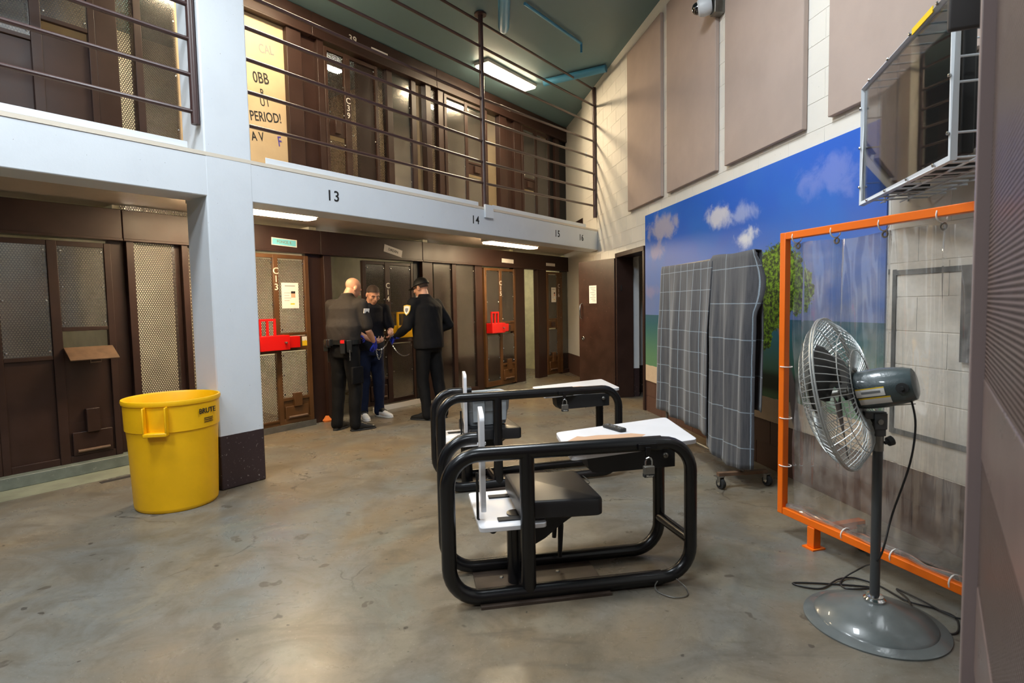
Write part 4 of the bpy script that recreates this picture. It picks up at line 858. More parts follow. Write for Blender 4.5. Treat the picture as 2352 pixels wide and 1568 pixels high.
# ================================================================== YELLOW BIN
t = thing('trash_can', 'yellow plastic trash can standing in front of the white column', 'trash can', (-2.525, 4.19, 0), R(0))
obj('body', MB().lathe([(0.0, 0.01), (0.245, 0.01), (0.262, 0.0), (0.272, 0.012), (0.275, 0.03), (0.292, 0.50), (0.298, 0.575), (0.306, 0.58), (0.310, 0.76), (0.318, 0.765), (0.322, 0.782), (0.318, 0.797), (0.306, 0.798), (0.298, 0.785), (0.292, 0.60), (0.262, 0.04), (0.0, 0.03)], 64), M['yellow'], t)
for az in (-78, 102):
    mh = Matrix.Rotation(R(az), 4, 'Z')
    h_ = obj('handle', MB(mh).box(0.30, 0.355, -0.075, -0.063, 0.575, 0.765).box(0.30, 0.355, 0.063, 0.075, 0.575, 0.765).box(0.30, 0.356, -0.075, 0.075, 0.563, 0.59), M['yellow'], t, bevel=0.006)
az = R(-15)
text('BRUTE', 0.052, M['ink'], t, (0.3125 * math.cos(az), 0.3125 * math.sin(az), 0.70), rot=(R(90), 0, az + R(90)), ext=0.001)
for k in range(3): obj('small_print', MB(Matrix.Rotation(az, 4, 'Z')).box(0.308, 0.3115, -0.03, 0.05, 0.645 - k * .014, 0.649 - k * .014), M['ink'], t)

# ================================================================== SECURITY DESKS
def rr(x0, x1, z0, z1, r_, a, b, n=8):
    """rounded rectangle centre line from corner list"""
    pts = []
    for cx, cz, a0 in ((x1 - r_, z1 - r_, 90), (x1 - r_, z0 + r_, 0), (x0 + r_, z0 + r_, -90), (x0 + r_, z1 - r_, -180)):
        for k in range(n + 1):
            an = R(a0 - 90 * k / n); pts.append((cx + r_ * math.cos(an), 0, cz + r_ * math.sin(an)))
    return pts
def desk(nm, lab, loc, rz, xl, xr, post, sleeve, dsk, dx=0.0, dbx=0.0, rb=-5):
    t = thing(nm, lab, 'desk', loc, rz); zb, zt, rc = 0.037, 0.724, 0.15; YF = 0.33
    P = rr(xl, xr, zb, zt, rc, 0, 0)
    right = [p for p in P[:18]]; left = [p for p in P[18:]]
    obj('side_tube', MB().tube([(sleeve, 0, zb)] + left + [(sleeve, 0, zt)], 0.036, 18), M['black'], t)
    obj('side_tube', MB().tube([(sleeve - .05, 0, zt)] + right + [(sleeve - .05, 0, zb)], 0.0315, 18), M['black'], t)
    obj('post', MB().tube([(post, 0, zb), (post, 0, zt)], 0.036, 18), M['black'], t)
    far_ = [(xr - .02, YF, 0.66)] + [(x - .02, YF, z) for x, _, z in P[9:18]] + [(sleeve, YF, zb)] + [(x, YF, z) for x, _, z in P[18:27]] + [(x, YF, z) for x, _, z in P[27:]] + [(0.10, YF, zt)]
    obj('side_tube', MB().tube(far_, 0.033, 18), M['black'], t)
    obj('foot_bar', MB().tube([(xr - .005, 0, 0.22), (xr - .02, YF, 0.22)], 0.028, 14), M['black'], t)
    obj('cross_bar', MB().tube([(post, 0, zb), (post, YF, zb)], 0.034, 14), M['black'], t)
    bp = obj('base_plate', B(0.06, 0.70, -0.055, 0.37, 0, 0.013), pm('rusty plate ' + nm, srgb(70, 58, 50), 0.5, var=0.25, vs=8), t)
    bh = MB()
    for x in (0.2, 0.5): bh.ell((x, 0.22, 0.014), (0.012, 0.012, 0.006), 8, 4)
    obj('anchor_bolts', bh, M['dull'], bp, kind='stuff')
    obj('pedestal', MB().tube([(0.27 + dx, 0.17, 0.012), (0.27 + dx, 0.17, 0.37)], 0.045, 20), M['black'], t)
    obj('gusset', MB(Matrix.Translation((dx, 0.17, 0)) @ Matrix.Rotation(R(90), 4, 'X')).prism([(0.29, 0.36), (0.62, 0.36), (0.50, 0.285), (0.42, 0.225), (0.29, 0.16)], -0.012, 0.012), M['blackm'], t)
    def ring1(z, e):
        p = []
        for cx_, cy_, a0, rr_ in ((0.66, 0.485, 0, .035), (0.30, 0.50, 90, .025), (0.30, 0.055, 180, .025), (0.66, 0.07, 270, .035)):
            for k in range(5): an = R(a0 + 22.5 * k); p.append((dx + cx_ + (rr_ - e) * math.cos(an), cy_ + (rr_ - e) * math.sin(an), z - 0.03 * max(0, cx_ - .3)))
        return p
    se = obj('seat_cushion', MB().loft([ring1(0.377, 0.010), ring1(0.384, 0), ring1(0.452, 0), ring1(0.462, 0.004), ring1(0.467, 0.016)]), M['vinylblack'], t)
    obj('seat_tray', B(0.29 + dx, 0.66 + dx, 0.07, 0.48, 0.362, 0.375), M['blackm'], t)
    sh = obj('rear_shelf', MB().rprism(0.07 + dx, 0.40 + dx, 0.015, 0.55, 0.34, 0.362, 0.025), M['laminate'], t, bevel=0.002)
    for y_ in (0.10, 0.44): obj('strap', B(0.17 + dx, 0.29 + dx, y_ - 0.022, y_ + 0.022, 0.3625, 0.370), M['blackm'], sh)
    obj('lever_ball', MB().ell((0.145 + dx, 0.10, 0.318), 0.02), M['blackm'], t); obj('lever', MB().tube([(0.16 + dx, 0.10, 0.318), (0.28 + dx, 0.15, 0.318)], 0.012, 8), M['blackm'], t)
    br = obj('back_board', MB(Matrix.Translation((0.093 + dbx, 0, 0)) @ Matrix.Rotation(R(rb), 4, 'Z') @ Matrix.Rotation(R(90), 4, 'Y') @ Matrix.Rotation(R(0), 4, 'Z')).rprism(-0.885, -0.40, 0.10, 0.40, -0.012, 0.012, 0.03), M['laminate'], t, bevel=0.002)
    obj('board_bracket', MB().tube([(0.075 + dbx, 0.13, 0.60), (0.075 + dbx, 0.13, 0.37), (0.085 + dbx, 0.13, 0.352), (0.12 + dbx, 0.13, 0.345)], 0.007, 6), M['black'], t)
    ox, oy = dsk
    cor = [Vector((ox + x, oy + y, 0)) for x, y in ((0, 0), (0.746, 0.170), (0.842, 0.757), (0.06, 0.518))]
    poly = []
    for k in range(4):
        p0, p1, p2 = cor[k - 1], cor[k], cor[(k + 1) % 4]; a_ = p1 + (p0 - p1).normalized() * .035; b_ = p1 + (p2 - p1).normalized() * .035
        for q in range(5): u = q / 4; poly.append(tuple(((1 - u) ** 2 * a_ + 2 * u * (1 - u) * p1 + u * u * b_)[:2]))
    dt = obj('desk_top', MB().prism(poly, 0.668, 0.692), M['laminate'], t, bevel=0.0025)
    bil = lambda u, v: tuple((cor[0] * (1 - u) * (1 - v) + cor[1] * u * (1 - v) + cor[2] * u * v + cor[3] * (1 - u) * v)[:2]) + (0.6925,)
    obj('bare_patch', MB().add([bil(*q) for q in ((.04, .55), (.14, .70), (.19, .64), (.30, .63), (.42, .56), (.56, .52), (.66, .40), (.5, .2), (.2, .3))], [tuple(range(9))[::-1]]), M['ply'], dt)
    bx = obj('desk_bracket', MB(Matrix.Translation((0, 0.11, 0)) @ Matrix.Rotation(R(90), 4, 'X')).prism([(ox + .12, 0.668), (ox + .13, 0.59), (ox + .15, 0.565), (ox + .19, 0.558), (xr - .03, 0.565), (xr - .03, 0.668)], -0.10, 0.0), M['blackm'], t)
    obj('side_bolt', MB().ell((xr - .085, 0.105, 0.628), (0.016, 0.012, 0.016), 10, 6), M['dull'], t)
    for x_, y_, L_ in ((0.53, 0.28, 0.30), (0.505, 0.30, 0.20)):
        x_ += dx
        obj('hanging_strap', MB().tube([(x_, y_, 0.372), (x_ + .004, y_ - .01, 0.372 - L_ * .45), (x_ - .006, y_ - .02, 0.372 - L_)], [0.013, 0.015, 0.011], 6), M['blackm'], t)
    hx = sleeve - 0.09
    hp = obj('hasp', MB().box(hx - .045, hx + .05, -0.05, -0.034, 0.705, 0.735).box(hx - .012, hx + .012, -0.06, -0.045, 0.665, 0.72), M['black'], t, bevel=0.002)
    cx_ = sleeve + 0.02
    obj('cable_loop', MB().tube(smooth_path([(cx_ - .055 + 0, -0.036, zb), (cx_ - .075, -0.05, 0.02), (cx_ - .07, -0.085, 0.006), (cx_ - .02, -0.145, 0.006), (cx_ + .05, -0.14, 0.006), (cx_ + .075, -0.08, 0.008), (cx_ + .06, -0.045, 0.025), (cx_ + .045, -0.034, zb)], 5), 0.003, 6), M['dull'], t)
    # padlock hung from the hasp
    ca, sa = math.cos(rz), math.sin(rz); px, py = hx, -0.062
    pl = thing('padlock', 'steel padlock hanging from the top tube of the ' + ('front' if nm == 'security_desk' else 'rear') + ' black desk', 'padlock', Vector(loc) + Vector((ca * px - sa * py, sa * px + ca * py, -0.018)), rz, 'padlocks on the desks')
    obj('shackle', MB().tube([(-0.017, 0, 0.645), (-0.017, 0, 0.672), (-0.011, 0, 0.684), (0, 0, 0.689), (0.011, 0, 0.684), (0.017, 0, 0.672), (0.017, 0, 0.645)], 0.0042, 8), M['steel'], pl)
    obj('body', B(-0.026, 0.026, -0.013, 0.013, 0.602, 0.648), M['dull'], pl, bevel=0.003); lb = obj('bumper', B(-0.027, 0.027, -0.014, 0.014, 0.594, 0.612), M['rubber'], pl, bevel=0.003)
    text('Master', 0.013, M['whitepaint'], lb, (0, -0.0145, 0.602), ext=0.0003)
    return t
desk('security_desk', 'black tube security desk with white top, nearest of the two', (-0.236, 2.621, 0), R(10.2), -0.08, 1.14, 0.30, 0.98, (0.511, -0.025))
desk('security_desk_', 'black tube security desk behind, holding a grey bin on its seat', (-0.351, 4.30, 0), R(15.9), -0.205, 1.265, 0.236, 0.86, (0.64, 0.04), -0.25, -0.10, -9)
bpy.data.objects['security_desk_'].name = 'security_desk.001'
# grey bin on the rear desk seat
ca, sa = math.cos(R(15.9)), math.sin(R(15.9)); bx, by = 0.13 + .11, 0.10
def desk2(x, y, z): return Vector((-0.351 + ca * x - sa * y, 4.30 + sa * x + ca * y, z))
t = thing('plastic_tub', 'grey plastic tub sitting on the seat of the rear desk', 'tub', desk2(0.20, 0.28, 0.468), R(15.9 + 4))
def rrp(hx, hy, r_, z, n=4):
    p = []
    for sx_, sy_, a0 in ((1, 1, 0), (-1, 1, 90), (-1, -1, 180), (1, -1, 270)):
        for k in range(n + 1):
            a = R(a0 + 90 * k / n); p.append((sx_ * (hx - r_) + r_ * math.cos(a), sy_ * (hy - r_) + r_ * math.sin(a), z))
    return p
obj('body', MB().loft([rrp(0.15, 0.11, .03, 0), rrp(0.152, 0.112, .03, 0.01), rrp(0.165, 0.125, .03, 0.11), rrp(0.17, 0.13, .03, 0.112), rrp(0.178, 0.138, .03, 0.21), rrp(0.195, 0.155, .035, 0.212), rrp(0.197, 0.157, .035, 0.24), rrp(0.188, 0.148, .032, 0.243), rrp(0.174, 0.134, .03, 0.235), rrp(0.148, 0.108, .03, 0.02)]), M['plasticgrey'], t)
for sx_ in (-0.09, 0.09): obj('rib_panel', B(sx_ - 0.05, sx_ + 0.05, -0.145, -0.128, 0.03, 0.20), M['plasticgrey'], t, bevel=0.006)
# remote control on the front desk
t = thing('remote_control', 'black remote control lying on the white top of the nearer desk', 'remote control', (0.62, 3.135, 0.6975), R(98))
p0 = gpx(1411, 979, 0.71); t.location = (p0.x, p0.y, 0.6925)
obj('case', MB().rprism(-0.085, 0.085, -0.024, 0.024, 0, 0.02, 0.012), M['blackm'], t, bevel=0.005); t.rotation_euler = (0, 0, R(118))
for i in range(9):
    for j in range(3): obj('button', MB().rprism(-0.075 + i * 0.016, -0.066 + i * 0.016, -0.017 + j * 0.013, -0.009 + j * 0.013, 0.02, 0.0222, 0.003, 2), M['inkgrey'] if (i + j) % 4 else M['dull'], t)

# ================================================================== BLANKET OVER A ROLLING RACK
t = thing('rolling_rack', 'rolling steel rack hidden under the grey blanket beside the mural', 'rack', wp(3.75, -0.48), WA)
for x in (0.06, 1.44):
    obj('upright', MB().tube([(x, 0, 0.10), (x, 0, 1.75)], 0.014, 10), M['dull'], t); obj('base_bar', B(x - .02, x + .02, -0.20, 0.20, 0.095, 0.12), M['grime'], t)
    caster(t, x, -0.19, 0.095, 0.04); caster(t, x, 0.19, 0.095, 0.04)
obj('top_bar', MB().tube([(0.0, 0, 1.755), (1.6, 0, 1.755)], 0.014, 10), M['dull'], t); obj('lower_bar', MB().tube([(0.06, 0, 0.16), (1.52, 0, 0.16)], 0.012, 10), M['dull'], t)
def blanket(nm, lab, x0, x1, top, drop_f, drop_b, y_off, seed, near=False):
    NXb, NV = 64, 70; vs = []; uvs = []; fs = []
    for j in range(NV + 1):
        q = -drop_f(0.5) if False else None
        for i in range(NXb + 1):
            u = i / NXb; x = x0 + (x1 - x0) * u; df = drop_f(u); db = drop_b
            s_ = -db + (df + db) * j / NV      # arc length: negative behind the bar, positive in front
            if abs(s_) < 0.03: a = s_ / 0.03 * math.pi / 2; y = -0.022 * math.sin(a); z = top - 0.022 * (1 - math.cos(a))
            else: y = -0.022 if s_ > 0 else 0.022; z = top - 0.022 - (abs(s_) - 0.03)
            dn = max(0, (abs(s_) - 0.03)); k = min(1, dn / 0.6)
            wav = 0.016 * math.sin(u * 19 + seed) + 0.022 * noise.noise((u * 6 + seed, dn * 0.9, seed)) + 0.010 * noise.noise((u * 17, dn * 1.2, seed + 5))
            y += (-1 if s_ > 0 else 1) * (0.01 + k * (0.018 + wav + 0.03 * dn * (0.4 if s_ > 0 else 0)))
            xx = x + 0.02 * k * noise.noise((u * 3, dn * 1.5, seed + 2))
            if near and u > 0.72 and s_ > 0:
                e = (u - 0.72) / 0.28; xx -= 0.05 * e * min(1, dn / 1.2) ** 1.5; y += 0.06 * e * e * k
            if near and u > 0.9 and s_ > 0 and dn < 0.45: xx += 0.045 * (u - 0.9) * 10 * math.sin(dn / 0.45 * math.pi); y += 0.05 * (u - 0.9) * 10 * math.sin(dn / 0.45 * math.pi)
            vs.append((xx, y + y_off, z)); uvs.append((x * 1.0, s_))
    for j in range(NV):
        for i in range(NXb): a = j * (NXb + 1) + i; fs.append((a, a + NXb + 1, a + NXb + 2, a + 1))
    mb = MB().add(vs, fs); me = mb.mesh(nm, 180); ul = me.uv_layers.new(name='uv')
    for lp in me.loops: ul.data[lp.index].uv = uvs[lp.vertex_index]
    o = obj(nm, me, M['blanket2' if near else 'blanket'], None, wp(3.75, -0.48), WA); so = o.modifiers.new('solid', 'SOLIDIFY'); so.thickness = 0.006
    return tag(o, lab, 'blanket', 'blankets over the rack')
blanket('blanket', 'grey checked blanket hanging over the far half of the rack', 0.0, 1.03, 1.775, lambda u: 1.43 + 0.05 * u, 1.25, 0.0, 1.3)
blanket('blanket', 'grey checked blanket on the near half of the rack, reaching lower', 0.98, 1.62, 1.795, lambda u: 1.60 + 0.09 * min(1, u * 1.8) - 0.05 * u, 1.2, 0.004, 4.1, True)

# ================================================================== CELL CONTENTS
t = thing('bedding_roll', 'dark bundle of bedding on the floor inside the open last cell', 'bedding', fp(0.55, 2.45), FA)
mb = MB()
for k, (x, y, z, r_) in enumerate(((0, 0, .18, .24), (.25, .15, .2, .26), (-.2, .2, .15, .2), (.1, .3, .34, .22), (.4, .3, .3, .24))): mb.ell((x, y, z), (r_, r_ * .9, r_ * .85), 20, 12)
obj('bundle', mb, M['bedding'], t)
tag(obj('orange_rag', MB().loft([[(0.05 * math.cos(a) * e, 0.04 * math.sin(a) * e, z) for a in [k * math.pi / 5 for k in range(10)]] for e, z in ((1.0, 0.0), (1.15, 0.02), (0.7, 0.05), (0.4, 0.075))]), M['brick_orange'], None, tuple(gpx(752, 968)), 0.4), 'small orange rag on the floor behind the bald officer', 'rag')

# ================================================================== PEOPLE
def remesh(mb, vox, smooth=6, wrinkle=0.0, wsc=9.0, seed=0.0):
    me = bpy.data.meshes.new('tmp'); me.from_pydata(mb.v, [], mb.f); me.update()
    o = bpy.data.objects.new('tmp', me); C.objects.link(o)
    md = o.modifiers.new('r', 'REMESH'); md.mode = 'VOXEL'; md.voxel_size = vox; md.adaptivity = 0
    sm = o.modifiers.new('s', 'SMOOTH'); sm.factor = 0.5; sm.iterations = smooth
    dg = bpy.context.evaluated_depsgraph_get(); dg.update()
    out = bpy.data.meshes.new_from_object(o.evaluated_get(dg)); bpy.data.objects.remove(o)
    if wrinkle:
        nrm = [v.normal.copy() for v in out.vertices]
        for v, n in zip(out.vertices, nrm):
            p = v.co; q = noise.noise((p.x * wsc + seed, p.y * wsc, p.z * wsc * 0.45)) + 0.6 * noise.noise((p.x * wsc * 2 + p.z * 6, p.y * wsc * 2, p.z * wsc * 1.3 + seed))
            v.co = p + n * (q * wrinkle)
        out.update()
    out.polygons.foreach_set('use_smooth', [True] * len(out.polygons))
    return out
def oval(c, hw, hd, fx, n=28, power=2.15):
    """ring of a body section: c centre, hw half width along fx, hd half depth"""
    fy = Vector((-fx.y, fx.x, 0)); p = []
    for k in range(n):
        a = 2 * math.pi * k / n; ca, sa = math.cos(a), math.sin(a)
        p.append(Vector(c) + fx * (hw * math.copysign(abs(ca) ** (2 / power), ca)) + fy * (hd * math.copysign(abs(sa) ** (2 / power), sa)))
    return p
def hand(mb, wrist, dirv, palm_n, curl=0.5, L=0.185, side=1):
    """palm, four fingers and a thumb; dirv: wrist to knuckles, palm_n: out of the palm"""
    d = Vector(dirv).normalized(); n = Vector(palm_n); n = (n - d * n.dot(d)).normalized(); s_ = d.cross(n) * side
    w_ = Vector(wrist); pl_ = 0.52 * L
    q = Matrix((s_, n, d)).transposed()
    mb.ell(w_ + d * pl_ * .55, (0.041, 0.017, pl_ * .62), 14, 10, q)
    for k, (o_, ln, r_) in enumerate(((-0.030, .40, .0085), (-0.010, .46, .009), (0.011, .43, .0088), (0.031, .34, .0078))):
        a = w_ + d * pl_ * (0.98 - 0.12 * (k == 3)) + s_ * o_; c1 = curl + 0.08 * k
        b = a + (d * math.cos(c1) + n * math.sin(c1)) * ln * L * .5; c = b + (d * math.cos(2.1 * c1) + n * math.sin(2.1 * c1)) * ln * L * .33; e = c + (d * math.cos(2.9 * c1) + n * math.sin(2.9 * c1)) * ln * L * .24
        mb.cap(a - d * 0.02, b, r_ * 1.1, r_, 8); mb.cap(b, c, r_, r_ * .9, 8); mb.cap(c, e, r_ * .9, r_ * .75, 8)
    a = w_ + d * pl_ * .25 - s_ * 0.03; b = a + (d * .6 - s_ * .75 + n * .35).normalized() * 0.045; c = b + (d * .85 - s_ * .25 + n * .5).normalized() * 0.032
    mb.cap(a, b, 0.0125, 0.0105, 8); mb.cap(b, c, 0.0105, 0.0085, 8)
def head(mb, Mh, jaw=1.0):
    """head in its own frame: y forward, z up, origin at the middle of the head; 0.235 high"""
    q = Mh.to_3x3(); P = lambda *a: Mh @ Vector(a)
    mb.ell(P(0, -0.012, 0.035), (0.076, 0.094, 0.083), 24, 16, q)
    mb.ell(P(0, 0.018, -0.035), (0.063 * jaw, 0.075, 0.082), 22, 14, q)
    mb.ell(P(0, 0.052, -0.088), (0.034 * jaw, 0.032, 0.028), 14, 8, q)
    mb.cap(P(0, 0.088, 0.012), P(0, 0.112, -0.022), 0.009, 0.014, 8); mb.ell(P(0, 0.098, -0.027), (0.017, 0.012, 0.010), 10, 6, q)
    mb.cap(P(-0.045, 0.076, 0.024), P(0.045, 0.076, 0.024), 0.013, 0.013, 8)
    mb.cap(P(-0.02, 0.088, -0.056), P(0.02, 0.088, -0.056), 0.008, 0.008, 8); mb.cap(P(-0.018, 0.087, -0.067), P(0.018, 0.087, -0.067), 0.009, 0.009, 8)
    for sx_ in (-1, 1):
        mb.ell(P(sx_ * 0.045, 0.065, -0.02), (0.024, 0.022, 0.022), 10, 8, q)
        mb.ell(P(sx_ * 0.079, -0.008, -0.008), (0.011, 0.020, 0.032), 12, 8, q @ Matrix.Rotation(R(-sx_ * 18), 3, 'Z')); mb.ell(P(sx_ * 0.074, -0.002, -0.012), (0.012, 0.014, 0.024), 10, 6, q)
def frame(loc, yaw, pitch, roll=0):
    return Matrix.Translation(loc) @ Matrix.Rotation(-yaw, 4, 'Z') @ Matrix.Rotation(-pitch, 4, 'X') @ Matrix.Rotation(roll, 4, 'Y')
class Pose: pass
def build_person(nm, lab, loc, yaw, p):
    """p: joints in the person's own frame (x right, y ahead, z up)"""
    t = thing(nm, lab, 'person', loc, -yaw); V = lambda a: Vector(a)
    Mh = frame(p.head, p.hyaw, p.hpitch, getattr(p, 'hroll', 0)); p.Mh = Mh
    b = MB(); head(b, Mh)
    b.cap(V(p.neck) + V((0, 0, -0.02)), Mh @ V((0, -0.018, -0.05)), 0.062, 0.056, 16)
    X = V((1, 0, 0)); sp = [V(p.pelvis), V(p.pelvis).lerp(V(p.chest), .5), V(p.chest), V(p.neck)]
    b.loft([oval(sp[0] + V((0, 0, -.06)), .13, .085, X), oval(sp[0], .145, .10, X), oval(sp[1], .13, .09, X), oval(sp[2], .155, .10, X), oval(sp[3] + V((0, 0, -.03)), .09, .065, X)])
    for sd in ('l', 'r'):
        sh, el, wr = (V(getattr(p, k + sd)) for k in ('sh', 'el', 'wr')); hi, kn, an, to = (V(getattr(p, k + sd)) for k in ('hi', 'kn', 'an', 'to'))
        b.cap(sp[2] + V((0, 0, .03)), sh, .06, .048); b.cap(sh, el, .046, .037); b.cap(el, el.lerp(wr, .35), .038, .040); b.cap(el.lerp(wr, .35), wr, .040, .026)
        if not p.gloved: hand(b, wr, getattr(p, 'hd' + sd), getattr(p, 'hn' + sd), p.curl, side=1 if sd == 'r' else -1)
        b.cap(hi, kn, .075, .05); b.cap(kn, kn.lerp(an, .4), .05, .05); b.cap(kn.lerp(an, .4), an, .05, .034); b.cap(an + V((0, 0, -.03)), to, .034, .028)
    obj('body', remesh(b, 0.0062, 3), M['skin'], t)
    # shirt or jacket
    c = MB(); ex = p.ex
    hem = V(p.pelvis) + V((0, 0, p.hem)); top = V(p.neck) + V((0, -.005, 0.0))
    c.loft([oval(hem, .185 + ex, .128 + ex, X), oval(hem + V((0, 0, .05)), .188 + ex, .132 + ex, X), oval(sp[1] + V((0, 0, .04)), .175 + ex + p.belly, .122 + ex + p.belly, X), oval(sp[2] + V((0, 0, -.06)), .195 + ex, .130 + ex, X), oval(sp[2] + V((0, 0, .06)), .195 + ex, .118 + ex, X), oval(V(p.neck) + V((0, 0, -.055)), .14 + ex, .092 + ex, X), oval(top, .078, .076, X), oval(top + V((0, .012, p.collar)), .070, .072, X)])
    for sd in ('l', 'r'):
        sh, el, wr = (V(getattr(p, k + sd)) for k in ('sh', 'el', 'wr'))
        c.cap(sp[2] + V((0, 0, .02)), sh, .095, .075); c.cap(V(p.neck) + V((0, 0, -.07)), sh + V((0, 0, .005)), .06, .066)
        if p.long: c.cap(sh, el, .074, .062); c.cap(el, el.lerp(wr, .93), .062, .044)
        else: c.cap(sh, sh.lerp(el, .82), .074, .066)
    top_ = obj(p.topname, remesh(c, 0.0085, 14, 0.008, 8, p.seed), M[p.topmat], t)
    # trousers
    c = MB(); c.loft([oval(V(p.pelvis) + V((0, 0, -.13)), .165, .118, X), oval(V(p.pelvis) + V((0, 0, -.04)), .178, .128, X), oval(V(p.pelvis) + V((0, 0, .10)), .168, .118, X)])
    for sd in ('l', 'r'):
        hi, kn, an = (V(getattr(p, k + sd)) for k in ('hi', 'kn', 'an'))
        c.cap(hi, kn, .100, .080, 16); c.cap(kn, an + V((0, 0, .02)), .079, .066, 16); c.cap(an + V((0, 0, .05)), an + V((0, -.005, -.02)), .068, .070, 16)
    obj('trousers', remesh(c, 0.009, 10, 0.010, 8, p.seed + 3), M[p.legmat], t)
    for sd in ('l', 'r'):
        an, to = V(getattr(p, 'an' + sd)), V(getattr(p, 'to' + sd)); d = (to - an); d.z = 0; d.normalize(); sx_ = V((d.y, -d.x, 0)); heel = V((an.x, an.y, 0)) - d * 0.055
        def sec(f, hw, z0, z1): 
            o_ = heel + d * f; return [o_ + sx_ * (hw * math.cos(a)) + V((0, 0, z0 + (z1 - z0) * (0.5 + 0.5 * math.sin(a)))) for a in [2 * math.pi * k / 14 for k in range(14)]]
        m_ = MB(); m_.loft([sec(0.0, .026, .004, .055), sec(.02, .038, .0, .10), sec(.07, .041, .0, .125), sec(.13, .042, .0, .10), sec(.19, .048, .0, .072), sec(.25, .046, .0, .058), sec(.285, .032, .004, .045), sec(.295, .012, .010, .03)])
        s_ = obj('shoe', remesh(m_, 0.006, 3), M[p.shoemat], t)
        so = MB(); so.loft([[o_ for o_ in [V((q.x, q.y, 0.001)) for q in sec_]] for sec_ in ()]) if False else None
        mb = MB(); mb.prism([(pp.x, pp.y) for pp in [heel + d * f + sx_ * w_ for f, w_ in ((-.006, -.028), (.07, -.044), (.19, -.051), (.27, -.042), (.302, -.015), (.302, .015), (.27, .042), (.19, .051), (.07, .044), (-.006, .028))]], 0.0, 0.018)
        obj('sole', mb, M[p.solemat], s_, bevel=0.004)
        if p.shoemat == 'shoewhite':
            m_ = MB(); m_.loft([sec(.02, .0405, .05, .112), sec(.07, .0435, .03, .13), sec(.12, .044, .05, .113), sec(.16, .045, .06, .095)]); obj('shoe_panel', remesh(m_, 0.006, 2), M['leather'], s_)
    if p.gloved:
        for sd in ('l', 'r'):
            g = MB(); wr = V(getattr(p, 'wr' + sd)); hand(g, wr, getattr(p, 'hd' + sd), getattr(p, 'hn' + sd), p.curl, 0.195, 1 if sd == 'r' else -1); g.cap(wr - V(getattr(p, 'hd' + sd)).normalized() * .05, wr, .036, .032)
            obj('glove', remesh(g, 0.005, 2), M['glove'], t)
    return t, top_
def eyes(t, Mh):
    for sx_ in (-1, 1):
        e = obj('eye', MB().ell(Mh @ Vector((sx_ * 0.032, 0.0815, 0.004)), (0.011, 0.006, 0.005), 10, 6, Mh.to_3x3()), M['paper'], t); obj('iris', MB().ell(Mh @ Vector((sx_ * 0.032, 0.0865, 0.003)), 0.0042, 8, 6), M['ink'], e)
        obj('eyebrow', MB().tube([Mh @ Vector((sx_ * 0.014, 0.0905, 0.024)), Mh @ Vector((sx_ * 0.034, 0.0895, 0.030)), Mh @ Vector((sx_ * 0.052, 0.078, 0.025))], 0.0042, 6), M['hair'], t)
def skull_cap(t, nm, mat, Mh, e=0.006, zmin=0.0, ymax=0.05):
    """short hair or cap crown following the skull: ellipsoid shell above a slanted line"""
    me = MB(); n, mrow = 28, 14; vs = []; fs = []
    for i in range(mrow + 1):
        a = (math.pi / 2 + 0.55) * i / mrow
        for k in range(n):
            ph = 2 * math.pi * k / n; r = Vector(((0.076 + e) * math.sin(a) * math.sin(ph), (0.094 + e) * math.sin(a) * math.cos(ph), (0.083 + e) * math.cos(a)))
            lim = zmin + (0.068 * max(0, math.cos(ph)) ** 0.7 if ymax else 0)
            p = Vector((0, -0.012, 0.035)) + r; p.z = max(p.z, lim); vs.append(Mh @ p)
    for i in range(mrow):
        for k in range(n): fs.append((i * n + k, i * n + (k + 1) % n, (i + 1) * n + (k + 1) % n, (i + 1) * n + k))
    return obj(nm, me.add(vs, fs), mat, t, angle=180)
def mk(**k):
    p = Pose(); d = dict(gloved=False, curl=0.5, ex=0.0, belly=0.0, long=False, topname='shirt', topmat='shirt', legmat='trouser', shoemat='leather', solemat='rubber', hem=0.04, seed=1.0, collar=0.035, hyaw=0.0, hpitch=0.0)
    d.update(k)
    for a, b in d.items(): setattr(p, a, b)
    return p
# bald officer, seen from behind
pA = mk(pelvis=(0, 0, 0.98), chest=(0, 0.03, 1.36), neck=(0.01, 0.07, 1.555), head=(0.045, 0.135, 1.65), hyaw=R(22), hpitch=R(30), belly=0.035, ex=0.015, gloved=True, seed=2.2, hem=0.06, curl=0.75,
    shl=(-0.215, 0.06, 1.46), ell=(-0.27, 0.12, 1.18), wrl=(-0.10, 0.33, 1.08), hdl=(0.5, 0.8, -0.1), hnl=(0.2, 0.1, -1), shr=(0.215, 0.06, 1.46), elr=(0.265, 0.10, 1.16), wrr=(0.20, 0.30, 1.01), hdr=(-0.15, 0.5, -0.85), hnr=(-1, 0.1, -0.1),
    hil=(-0.09, 0, 0.92), knl=(-0.11, 0.01, 0.50), anl=(-0.115, -0.03, 0.09), tol=(-0.13, 0.10, 0.035), hir=(0.09, 0, 0.92), knr=(0.115, 0.03, 0.50), anr=(0.125, -0.01, 0.09), tor=(0.20, 0.11, 0.035))
tA, sA = build_person('person', 'bald man in charcoal shirt and duty belt seen from behind, blue gloves', (-1.945, 6.60, 0), R(22), pA)
bt = obj('duty_belt', MB().loft([oval((0, 0.0, z), .188 + e, .136 + e, Vector((1, 0, 0)), 24) for z, e in ((1.005, 0.0), (1.007, .012), (1.058, .012), (1.06, 0.0))]), M['leather'], tA)
